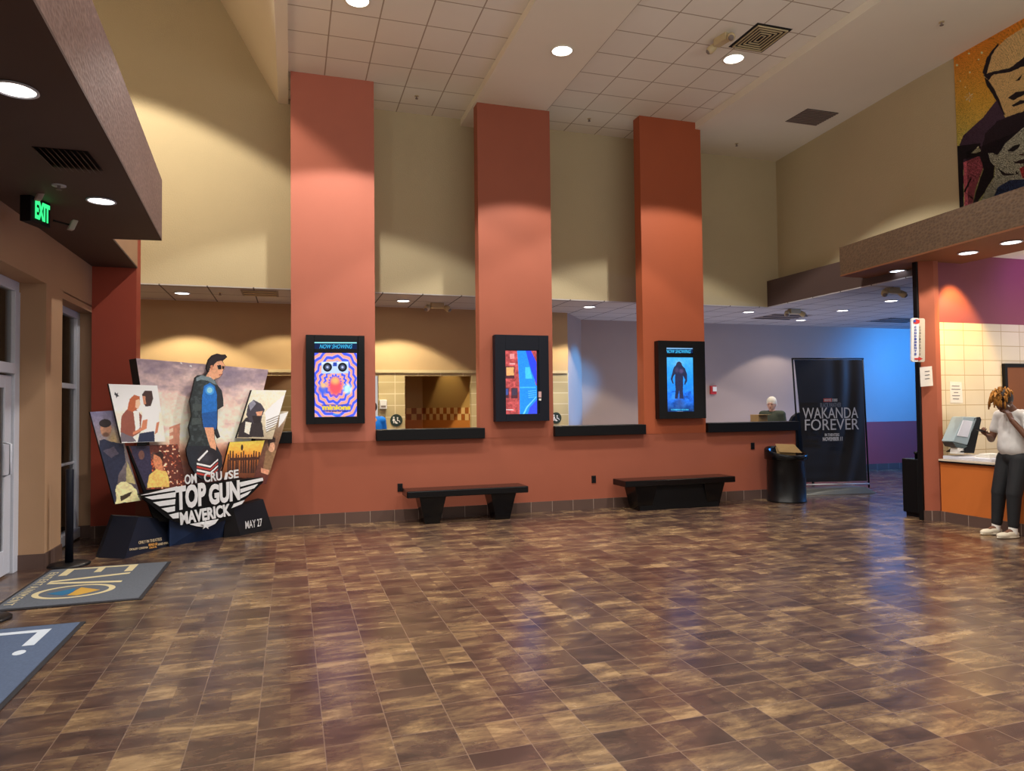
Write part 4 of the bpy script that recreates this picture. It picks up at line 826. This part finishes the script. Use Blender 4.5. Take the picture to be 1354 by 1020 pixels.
M['gold'] = plain('gold mat print', (190, 150, 70), .95, .1); M['teal'] = plain('blue mat print', (52, 104, 140), .95, .1)
xm, yc, R = evo(m1, 0, 7.86, -1.46, -2.08)
flat(m1, [(xm-.02, yc-.13), (xm+.02, yc+.13), (xm+.2, yc-.02), (xm+.06, yc-.16)], 'gold_triangle', 'gold'); flat(m1, [(xm-.2, yc-.02), (xm-.02, yc+.12), (xm+.0, yc-.04), (xm-.06, yc-.12)], 'blue_triangle', 'teal')
text('small_lettering', 'ENTERTAINMENT', (-2.19, 7.74, .0125), (-2.19, 6.56, .0125), (-2.12, 7.74, .0125), 'matcream', m1, .001, 0., 0., 1.4)
m2 = mat('blue grey entrance mat in the lower left corner, with a partly seen white letter', -2.25, -1.44, 4.1, 5.9, 'matblue')
M['matwhite'] = plain('pale mat pile', (196, 204, 214), .95, .1); 
for pts in ([(-2.2, 5.76), (-1.62, 5.76), (-1.62, 5.70), (-2.2, 5.70)], [(-1.69, 5.70), (-1.62, 5.70), (-1.62, 5.40), (-1.69, 5.40)], [(-2.0, 5.70), (-1.94, 5.70), (-1.94, 5.46), (-2.0, 5.46)]): flat(m2, pts, 'letter_stroke', 'matwhite')
flat(m2, [(-1.66+.06*math.cos(i*math.pi/6)*.6, 5.26+.05*math.sin(i*math.pi/6)) for i in range(12)], 'letter_stroke', 'matwhite')
def post(label, x, y, h):
    t = thing('barrier_post', label, 'barrier post', (x, y, 0), 'black barrier posts by the entrance')
    MB().lathe([(.19, 0), (.19, .012), (.17, .022), (.05, .03), (.0, .032)], (x, y, 0), 48).build('base', 'blackplastic', t, smooth=True)
    MB().lathe([(.036, .02), (.036, h), (.03, h+.008), (0, h+.01)], (x, y, 0), 28).build('pole', 'bluishblack', t, smooth=True)
    return t
post('black barrier post standing between the window and the standee', -2.14, 8.13, .96)
post('black barrier post base cut off by the left edge between the two mats', -2.2, 6.2, .96)
# ================================================================== CEILING FITTINGS
def vent(name, label, corners, z, n, mat='cream_metal', dark='black', grp='square air vents'):
    cs = [oz(*c, z) for c in corners]; x0 = min(c.x for c in cs); x1 = max(c.x for c in cs); y0 = min(c.y for c in cs); y1 = max(c.y for c in cs)
    t = thing(name, label, 'air vent', ((x0+x1)/2, (y0+y1)/2, z)); MB().box(x0, x1, y0, y1, z-.004, z-.001).build('dark_opening', dark, t); return t, x0, x1, y0, y1
t, x0, x1, y0, y1 = vent('air_vent', 'square stepped air diffuser in the tile ceiling by the right-hand downlight', [(963, 62), (1008, 31), (1046, 40), (1003, 63)], CZ, 5)
for k in range(5):
    d = .035+k*.045; MB().box(x0+d, x1-d, y0+d, y0+d+.012, CZ-.02+k*.002, CZ-.005).box(x0+d, x1-d, y1-d-.012, y1-d, CZ-.02+k*.002, CZ-.005).box(x0+d, x0+d+.012, y0+d+.012, y1-d-.012, CZ-.02+k*.002, CZ-.005).box(x1-d-.012, x1-d, y0+d+.012, y1-d-.012, CZ-.02+k*.002, CZ-.005).build('louvre_ring', 'cream_metal', t)
t, x0, x1, y0, y1 = vent('air_vent', 'plain grey square return vent in the smooth ceiling beside the right wall', [(1041, 159), (1072, 144), (1104, 149), (1078, 166)], DZ, 5)
M['ventgrey'] = plain('grey vent slats', (130, 116, 108), .6)
for k in range(10): yy = y0+(k+.5)*(y1-y0)/10; MB().box(x0, x1, yy-.018, yy+.012, DZ-.012, DZ-.004).build('slat', 'ventgrey', t)
t, x0, x1, y0, y1 = vent('air_vent', 'dark louvred vent in the brown entrance soffit left of the near downlight', [(46, 196), (116, 200), (130, 221), (68, 220)], SLF, 5)
M['ventbrown'] = plain('brown vent slats', (92, 68, 56), .5)
for k in range(9): xx = x0+(k+.5)*(x1-x0)/9; MB().prism([Vector((xx-.015, y0, SLF-.004)), Vector((xx+.01, y0, SLF-.03)), Vector((xx+.014, y0, SLF-.03)), Vector((xx-.01, y0, SLF-.004))], Vector((0, y1-y0, 0))).build('slat', 'ventbrown', t)
for lb, cs in (('slotted corridor ceiling vent left of the leftmost pillar', [(320, 383), (368, 385), (368, 392), (321, 391)]), ('flat dark vent panel in the corridor ceiling behind the twin emergency lamp', [(1010, 421), (1025, 415), (1052, 417), (1040, 423)]), ('far dark vent panel in the corridor ceiling near the condiments sign', [(1155, 424), (1180, 420), (1213, 422), (1195, 427)])):
    t, x0, x1, y0, y1 = vent('air_vent', lb, cs, LZ, 4, dark='ventgrey'); 
    for k in range(3): yy = y0+(k+.5)*(y1-y0)/3; MB().box(x0+.03, x1-.03, yy-.015, yy+.015, LZ-.014, LZ-.004).build('slat', 'cream_metal' if 'slotted' in lb else 'bluishblack', t)
G5 = 'small ceiling sprinkler heads'
for px, py, z, lb in ((551, 127, CZ, 'tiny sprinkler head in the tile ceiling right of the leftmost pillar'), (779, 157, CZ, 'tiny sprinkler head in the tile ceiling between the middle and right pillars'), (974, 190, DZ, 'tiny sprinkler head in the smooth ceiling right of the rightmost pillar'), (1245, 29, DZ, 'tiny sprinkler head in the smooth ceiling at the upper right'), (291, 387, LZ, 'tiny sprinkler head in the corridor ceiling left of the slotted vent')):
    p_ = oz(px, py, z); t = thing('sprinkler_head', lb, 'sprinkler', tuple(p_), G5)
    MB().lathe([(.03, .002), (.03, -.006), (0, -.007)], p_, 16).build('cover', 'cream_metal', t); MB().lathe([(.01, -.006), (.01, -.035), (.022, -.037), (.022, -.042), (0, -.043)], p_, 12).build('nozzle', 'ventgrey', t)
p_ = oz(78, 245, SLF); t = thing('sprinkler_head', 'ringed sprinkler under the brown soffit above the exit sign', 'sprinkler', tuple(p_), G5)
MB().lathe([(.05, .002), (.05, -.008), (.035, -.010), (.02, -.002)], p_, 24).build('cover', 'silver', t, smooth=True); MB().lathe([(.012, -.002), (.01, -.035), (.022, -.037), (0, -.042)], p_, 12).build('nozzle', 'ventgrey', t)
# twin emergency lamps
def twin(label, c, w, axis, z, tilt=0.):
    t = thing('emergency_light', label, 'emergency light', tuple(c), 'twin headed emergency lights'); c = Vector(c); a = Vector(axis).normalized(); b = Vector((-a.y, a.x, 0)); up = Vector((0, 0, 1))
    P_ = [c-a*w*.32-b*.05, c+a*w*.32-b*.05, c+a*w*.32+b*.05, c-a*w*.32+b*.05]; MB().prism([q-up*.09 for q in P_], up*.092).build('housing', 'cream_metal', t, bevel=.01)
    for s in (-1, 1):
        h_ = c+a*(s*w*.46)-up*.07; d = (a*s*.5-b*.6-up*.6).normalized(); MB().cap(h_, h_+d*.05, .045, .05, 14).build('lamp_head', 'cream_metal', t, smooth=True)
        MB().cap(h_+d*.06, h_+d*.066, .04, .04, 14).build('lens', 'ventgrey', t, smooth=True)
    return t
p_ = oz(955, 48, CZ); twin('cream twin emergency light on the high tile ceiling beside the stepped diffuser', p_, .32, (.2, -1, 0), CZ)
for px, py, lb in ((578, 401, 'twin emergency light on the corridor ceiling between the left and middle pillars'), (1050, 409, 'twin emergency light on the corridor ceiling left of the black banner top'), (1180, 381, 'twin emergency light on the corridor ceiling near the bronze soffit')):
    p_ = oz(px, py, LZ); twin(lb, p_, .34, (1, 0, 0), LZ)
# exit sign
ex = thing('exit_sign', 'green lit EXIT sign with two lamp heads hanging from the brown soffit', 'exit sign', (-2.1, 6.75, 3.1))
M['green'] = emit('green exit letters', (50, 220, 120), 1.6); M['pinkwhite'] = plain('pale lamp head', (196, 176, 170), .5)
ec = opl(56, 281, Vector((0, 6.75, 0)), Vector((0, 1, 0))); ez = Vector((0, 0, 1)); eu = Vector((.27, .96, 0)); en = Vector((.96, -.27, 0))
MB().prism([ec-eu*.15-ez*.11, ec+eu*.11-ez*.11, ec+eu*.11+ez*.11, ec-eu*.15+ez*.11], -en*.09).build('housing', 'black', ex, bevel=.006)
fe = ec+en*.004; text('exit_lettering', 'EXIT', fe-eu*.1-ez*.075, fe+eu*.09-ez*.075, fe-eu*.1+ez*.08, 'green', ex, .003, .04)
MB().box(ec.x-.1, ec.x-.04, ec.y, ec.y+.05, ec.z+.1, SLF).build('bracket', 'black', ex)
for s, dz_ in ((-.15, .1), (.3, -.03)):
    c_ = ec+eu*s+ez*dz_+en*.06; MB().prism([c_+Vector((-.035, 0, -.045)), c_+Vector((.01, 0, -.055)), c_+Vector((.045, 0, .035)), c_+Vector((0, 0, .045))], Vector((.03, -.05, 0))).build('lamp_head', 'pinkwhite', ex, bevel=.008)
    MB().tube([ec+eu*(s*.6)+ez*dz_*.7-en*.02, c_], .008).build('lamp_arm', 'black', ex)
# outlets, alarm, restroom signs
G6 = 'black outlets on the terracotta wall'
for px, py, lb in ((529, 645, 'black wall outlet just left of the open bench'), (785, 634, 'black wall outlet between the two benches'), (995, 590, 'black wall outlet above and left of the trash bin')):
    p_ = oy(px, py, W); t = thing('wall_outlet', lb, 'outlet', tuple(p_), G6); MB().box(p_.x-.035, p_.x+.035, W-.008, W, p_.z-.055, p_.z+.055).build('cover_plate', 'blackplastic', t, bevel=.002)
    for d in (-.022, .022): MB().box(p_.x-.014, p_.x+.014, W-.0105, W-.008, p_.z+d-.014, p_.z+d+.014).build('socket', 'black', t)
p_ = oy(942, 516, 12.95); t = thing('fire_alarm', 'small red fire alarm on the corridor wall right of the rightmost pillar', 'fire alarm', tuple(p_))
MB().box(p_.x-.07, p_.x+.07, 12.9, 12.952, p_.z-.09, p_.z+.09).build('housing', 'redink', t, bevel=.005); MB().box(p_.x-.03, p_.x+.06, 12.88, 12.9, p_.z-.03, p_.z+.07).build('strobe', 'paper', t)
M['signgreen'] = plain('dark green sign', (38, 52, 44), .4)
for px, py, lb in ((524, 556, 'round dark restroom sign on the beige tiles between the left and middle pillars'), (735, 553, 'round dark restroom sign half hidden by the middle pillar')):
    p_ = oy(px, py, RY); t = thing('restroom_sign', lb, 'sign', tuple(p_), 'round restroom signs'); r = .105
    MB().prism([Vector((p_.x+r*math.cos(i*math.pi/16), RY-.014, p_.z+r*math.sin(i*math.pi/16))) for i in range(32)][::-1], Vector((0, .014, 0))).build('disc', 'signgreen', t)
    y_ = RY-.017
    def ic(pts): MB().prism([Vector((p_.x+a, y_, p_.z+b)) for a, b in pts], Vector((0, .003, 0))).build('pictogram', 'paper', t)
    ic([(-.045+.014*math.cos(i*math.pi/5), .05+.014*math.sin(i*math.pi/5)) for i in range(10)]); ic([(-.06, .03), (-.03, .03), (-.022, -.01), (-.036, -.01), (-.038, -.05), (-.052, -.05), (-.054, -.01), (-.068, -.01)])
    ic([(.02+.013*math.cos(i*math.pi/5), .04+.013*math.sin(i*math.pi/5)) for i in range(10)]); ic([(.01, .022), (.026, .022), (.028, 0), (.05, 0), (.066, -.035), (.056, -.04), (.042, -.012), (.012, -.012)])
    ic([(.005+.034*math.cos(a)*1. , -.03+.03*math.sin(a)) for a in [math.pi*k/8+math.pi*.75 for k in range(9)]])
p_ = oy(503, 535, RY); t = thing('wall_dispenser', 'small white box on the beige tiles above the blue shirted person', 'dispenser', tuple(p_))
MB().box(p_.x-.02, p_.x+.1, RY-.08, RY, p_.z-.08, p_.z+.08).build('housing', 'paper', t, bevel=.01); MB().box(p_.x+.0, p_.x+.08, RY-.085, RY-.08, p_.z-.05, p_.z-.02).build('slot', 'ventgrey', t)
cbx = thing('cardboard_box', 'small tan cardboard box on the ledge beside the man in the beanie', 'box', (7.6, 10.3, 1.0))
a_ = oy(998, 560, 10.3); MB().box(a_.x, a_.x+.19, 10.2, 10.42, a_.z-.03, a_.z+.15).build('carton', 'card', cbx, bevel=.004); MB().box(a_.x, a_.x+.19, 10.1, 10.2, a_.z+.145, a_.z+.15).build('flap', 'card', cbx)
tbx = thing('side_table', 'low black table behind the half wall holding the cardboard box', 'table', (7.75, 10.3, 0))
MB().box(a_.x-.1, a_.x+.3, 10.1, 10.5, a_.z-.06, a_.z-.03).build('table_top', 'black', tbx)
for lx in (a_.x-.08, a_.x+.25):
    for ly in (10.12, 10.45): MB().box(lx, lx+.03, ly, ly+.03, 0, a_.z-.06).build('leg', 'black', tbx)

# ================================================================== PEOPLE
M['skin_dark'] = plain('brown skin', (104, 68, 50), .5, .4); M['skin_light'] = plain('light skin', (206, 156, 130), .5, .4)
M['tee'] = paint('pale grey cotton', (206, 204, 202), .8, .08, 12.); M['blackcloth'] = paint('black trouser cloth', (30, 31, 34), .7, .15, 12.); M['sock'] = plain('white sock', (226, 222, 214), .85)
M['shoe'] = plain('cream shoe', (212, 202, 180), .6); M['hair_gold'] = paint('golden dreadlocks', (176, 118, 48), .7, .3, 30.); M['hair_dark'] = plain('dark hair', (34, 24, 20), .6)
M['olive'] = paint('olive jersey', (66, 72, 58), .8, .1, 10.); M['beanie'] = paint('off white knit', (214, 206, 188), .9, .1, 30.); M['blueshirt'] = paint('bright blue cotton', (20, 116, 214), .7, .1, 10.); M['jeans'] = plain('dark denim', (40, 46, 66), .8)
M['eye'] = plain('dark eye', (24, 16, 14), .3); M['lip'] = plain('lip', (120, 66, 58), .5)
def remesh(name, mb, mat, par, vox=.009, sm=3):
    o = mb.build(name, mat, par, smooth=True)
    r = o.modifiers.new('remesh', 'REMESH'); r.mode = 'VOXEL'; r.voxel_size = vox; r.use_smooth_shade = True
    s = o.modifiers.new('smooth', 'SMOOTH'); s.iterations = sm; s.factor = .5
    return o
def person(label, O, F, J, look, col, head_tilt=0., vox=.009, kind='man'):
    O = Vector(O); F = Vector((F[0], F[1], 0)).normalized(); L = Vector((-F.y, F.x, 0)); Zv = Vector((0, 0, 1))
    P = lambda q: O+F*q[0]+L*q[1]+Zv*q[2]
    t = thing('person', label, 'person', tuple(O)); b = MB(); R3 = Matrix((F, L, Zv)).transposed()
    g = {k: P(v) for k, v in J.items() if not k.startswith('hand')}
    # head frame
    yaw, pitch, roll = look; Hm = R3 @ Matrix.Rotation(yaw, 3, 'Z') @ Matrix.Rotation(pitch, 3, 'Y') @ Matrix.Rotation(roll, 3, 'X')
    hc = g['head']; h_ = lambda a, c, d: hc+Hm @ Vector((a, c, d))
    b.ell(hc, (.095, .076, .112), Hm, 24, 16); b.ell(h_(.025, 0, -.055), (.068, .058, .062), Hm); b.ell(h_(.055, 0, -.098), (.028, .028, .022), Hm)
    b.cap(h_(.088, 0, .01), h_(.108, 0, -.028), .010, .015); b.ell(h_(.082, 0, .028), (.022, .05, .012), Hm); b.ell(h_(.088, 0, -.062), (.016, .024, .013), Hm)
    for s in (-1, 1): b.ell(h_(-.005, s*.078, -.012), (.018, .009, .03), Hm); b.ell(h_(.06, s*.036, -.03), (.025, .02, .02), Hm)
    b.cap(h_(-.02, 0, -.07), g['neck'], .052, .06); b.cap(g['neck'], P(Vector(J['neck'])-Vector((0.02, 0, .06))), .06, .09)
    b.cap(g['chest'], g['pelvis'], .115, .11); b.cap(g['sh_r'], g['sh_l'], .06, .06)
    for s in ('r', 'l'):
        b.cap(g['sh_'+s], g['el_'+s], .050, .037); b.cap(g['el_'+s], g['wr_'+s], .038, .026)
        b.cap(g['hip_'+s], g['kn_'+s], .078, .052); b.cap(g['kn_'+s], g['an_'+s], .052, .035); b.cap(g['an_'+s], P(Vector(J['an_'+s])+Vector((.12, 0, -.045))), .036, .028)
    # hands
    for s in ('r', 'l'):
        w_ = g['wr_'+s]; d, n = J['hand_'+s]; d = (R3 @ Vector(d)).normalized(); n = R3 @ Vector(n); n = (n-d*n.dot(d)).normalized(); sd = d.cross(n)*(1 if s == 'l' else -1)
        for k in range(4): b.cap(w_+d*.01+sd*(k-1.5)*.013, w_+d*.085+sd*(k-1.5)*.021, .015, .0125)
        for k, ln in enumerate((.036, .042, .04, .031)):
            a0 = w_+d*.09+sd*(k-1.5)*.021; a1 = a0+(d*.86+n*.5).normalized()*ln; a2 = a1+(d*.35+n*.93).normalized()*ln*.75; a3 = a2+(d*-.2+n*.98).normalized()*ln*.5
            b.cap(a0, a1, .0098, .009); b.cap(a1, a2, .009, .0083); b.cap(a2, a3, .0083, .0075)
        t0 = w_+d*.025-sd*.03; t1 = t0+(d*.6-sd*.6+n*.4).normalized()*.04; t2 = t1+(d*.6+n*.7-sd*.1).normalized()*.032; b.cap(t0, t1, .0135, .011); b.cap(t1, t2, .011, .009)
    remesh('body', b, col['skin'], t, vox*.75, 2)
    for s in (-1, 1): MB().ell(h_(.084, s*.032, .004), (.008, .013, .007), Hm, 12, 8).build('eye', 'eye', t, smooth=True)
    MB().ell(h_(.1, 0, -.062), (.005, .021, .005), Hm, 12, 8).build('mouth', 'lip', t, smooth=True)
    # shirt
    c = MB(); ch = Vector(J['chest']); pv = Vector(J['pelvis']); nk = Vector(J['neck'])
    c.ell(P(ch+Vector((0, 0, .02))), (.128, .185, .2), R3, 24, 14); c.ell(P((ch+pv)*.5+Vector((.01, 0, .02))), (.132, .162, .17), R3, 24, 14); c.cap(P(ch+Vector((0, .045, -.05))), P(pv+Vector((0, .035, .09))), .135, .14); c.cap(P(ch+Vector((0, -.045, -.05))), P(pv+Vector((0, -.035, .09))), .135, .14)
    c.cap(g['sh_r'], g['sh_l'], .078, .078); c.cap(P(ch), P(nk-Vector((.01, 0, .055))), .13, .078)
    ln = col.get('sleeve', .55)
    for s in ('r', 'l'):
        e_ = g['sh_'+s].lerp(g['el_'+s], ln); c.cap(g['sh_'+s], e_, .074, .062 if ln < .9 else .048)
        if ln >= .95: c.cap(g['el_'+s], g['el_'+s].lerp(g['wr_'+s], .85), .046, .036)
    remesh('shirt', c, col['shirt'], t, vox, 14)
    # trousers
    c = MB(); c.ell(P(pv+Vector((-.01, 0, -.03))), (.128, .168, .12), R3, 24, 14)
    for s in ('r', 'l'):
        c.cap(g['hip_'+s], g['kn_'+s], .106, .08); c.cap(g['kn_'+s], g['an_'+s].lerp(g['kn_'+s], .14), .077, .055)
    remesh('trousers', c, col['trousers'], t, vox, 4)
    for s in ('r', 'l'):
        a_ = Vector(J['an_'+s]); MB().cap(P(a_+Vector((0, 0, .09))), P(a_+Vector((.005, 0, -.03))), .044, .046).build('sock', col.get('sock', 'sock'), t, smooth=True)
        q = MB(); dz_ = a_.z; q.ell(P(a_+Vector((.03, 0, .045-dz_))), (.1, .046, .044), R3); q.ell(P(a_+Vector((.13, 0, .035-dz_))), (.085, .05, .036), R3); q.ell(P(a_+Vector((.07, 0, .012-dz_))), (.155, .05, .014), R3)
        so = remesh('shoe', q, col.get('shoe', 'shoe'), t, .007, 3)
    return t, g, h_, Hm, P
# ---- man with the phone
O = oz(1327, 709.5); O.z = 0
J = dict(pelvis=(-.15, .03, .93), chest=(-.165, .04, 1.24), neck=(-.115, .04, 1.44), head=(-.025, .03, 1.545), sh_r=(-.155, -.14, 1.375), sh_l=(-.155, .215, 1.375), el_r=(-.08, -.205, 1.10), el_l=(-.085, .305, 1.10),
         wr_r=(.035, -.125, 1.145), wr_l=(.01, .165, 1.33), hip_r=(-.14, -.06, .88), hip_l=(-.14, .115, .88), kn_r=(-.05, -.09, .49), kn_l=(-.04, .115, .49), an_r=(-.03, -.12, .085), an_l=(-.02, .11, .085),
         hand_r=((.9, .25, .25), (.1, .5, .8)), hand_l=((.1, -.35, .95), (.2, -.9, -.2)))
pt, g, h_, Hm, P = person('man with golden dreadlocks in a pale tee and black trousers leaning on the orange counter', O, (-1, .12), J, (.15, .62, 0), dict(skin='skin_dark', shirt='tee', trousers='blackcloth'))
hr = MB(); hr.ell(h_(-.022, 0, .028), (.105, .092, .108), Hm, 24, 14); remesh('hair', hr, 'hair_dark', pt, .008, 2)
dl = MB(); rr = random.Random(3)
for i in range(46):
    az = rr.uniform(-2.9, 2.9); el = rr.uniform(.35, 1.35); rad = Vector((.108*math.cos(az)*math.cos(el), .096*math.sin(az)*math.cos(el), .118*math.sin(el))); p0 = h_(-.015+rad.x, rad.y, .03+rad.z)
    out_ = (Hm @ rad).normalized(); ln = rr.uniform(.05, .10)+(.05 if abs(az) < 1.2 else 0); p1 = p0+out_*.02; p2 = p1+out_*.014+Vector((0, 0, -ln*.5)); p3 = p2+out_*.004+Vector((0, 0, -ln*.5))
    dl.tube([p0-out_*.01, p1, p2, p3], [.011, .011, .010, .007], 7)
dl.build('dreadlocks', 'hair_gold', pt, smooth=True)
wr = g['wr_r']; ph = P((.155, -.085, 1.205)); R3 = Matrix.Rotation(math.atan2(.12, -1), 3, 'Z')
phn = thing('phone', 'dark phone held in the right hand of the man at the counter', 'phone', tuple(ph))
q = [R3 @ (Matrix.Rotation(-.35, 3, 'Y') @ Vector(v)) for v in ((-.075, -.037, 0), (.075, -.037, 0), (.075, .037, 0), (-.075, .037, 0))]; nn = R3 @ (Matrix.Rotation(-.35, 3, 'Y') @ Vector((0, 0, 1)))
MB().prism([ph+v for v in q], -nn*.009).build('case', 'redink' if False else 'black', phn, bevel=.003); MB().prism([ph+v*.9+nn*.001 for v in q], -nn*.001).build('screen', 'smoke_d', phn)
MB().cap(h_(.06, .08, -.02), h_(.06, .085, -.03), .009, .007).build('earbud', 'sock', pt, smooth=True)
# ---- man in the beanie behind the half wall
ST = dict(pelvis=(0, 0, .9), chest=(0, 0, 1.2), neck=(0, 0, 1.40), head=(.02, 0, 1.535), sh_r=(0, -.18, 1.34), sh_l=(0, .18, 1.34), el_r=(-.02, -.24, 1.06), el_l=(-.02, .24, 1.06), wr_r=(.1, -.22, .85), wr_l=(.1, .22, .85),
          hip_r=(0, -.09, .86), hip_l=(0, .09, .86), kn_r=(.02, -.1, .47), kn_l=(.02, .1, .47), an_r=(0, -.1, .085), an_l=(0, .1, .085), hand_r=((.3, 0, -.95), (.4, .8, 0)), hand_l=((.3, 0, -.95), (.4, -.8, 0)))
a_ = oy(1021, 548, 11.3)
p2_, g, h_, Hm, P = person('man in an off white beanie and olive top standing behind the half wall', (a_.x, 11.3, 0), (-.85, -.5), ST, (.1, .1, 0), dict(skin='skin_light', shirt='olive', trousers='jeans', sleeve=.98, shoe='black'), vox=.011)
bn_ = MB(); bn_.ell(h_(-.02, 0, .05), (.112, .092, .1), Hm, 24, 14); bn_.ell(h_(-.05, 0, .0), (.085, .088, .09), Hm, 24, 14); remesh('beanie', bn_, 'beanie', p2_, .01, 3)
MB().ell(h_(-.02, 0, .025), (.118, .094, .028), Hm, 24, 10).build('beanie_brim', 'beanie', p2_, smooth=True)
# ---- person in blue by the restroom entrance
a_ = oy(491, 551, 11.45)
ST2 = dict(ST); ST2['el_r'] = (.02, -.25, 1.08); ST2['wr_r'] = (.14, -.26, .92)
p3_, g, h_, Hm, P = person('person in a bright blue shirt by the restroom entrance, partly hidden by the leftmost pillar', (a_.x, 11.45, 0), (-.35, .95), ST2, (.2, .2, 0), dict(skin='skin_light', shirt='blueshirt', trousers='jeans', sleeve=.6, shoe='black'), vox=.011)
hh = MB(); hh.ell(h_(-.02, 0, .03), (.105, .09, .1), Hm, 20, 12); remesh('hair', hh, 'hair_dark', p3_, .012, 2)
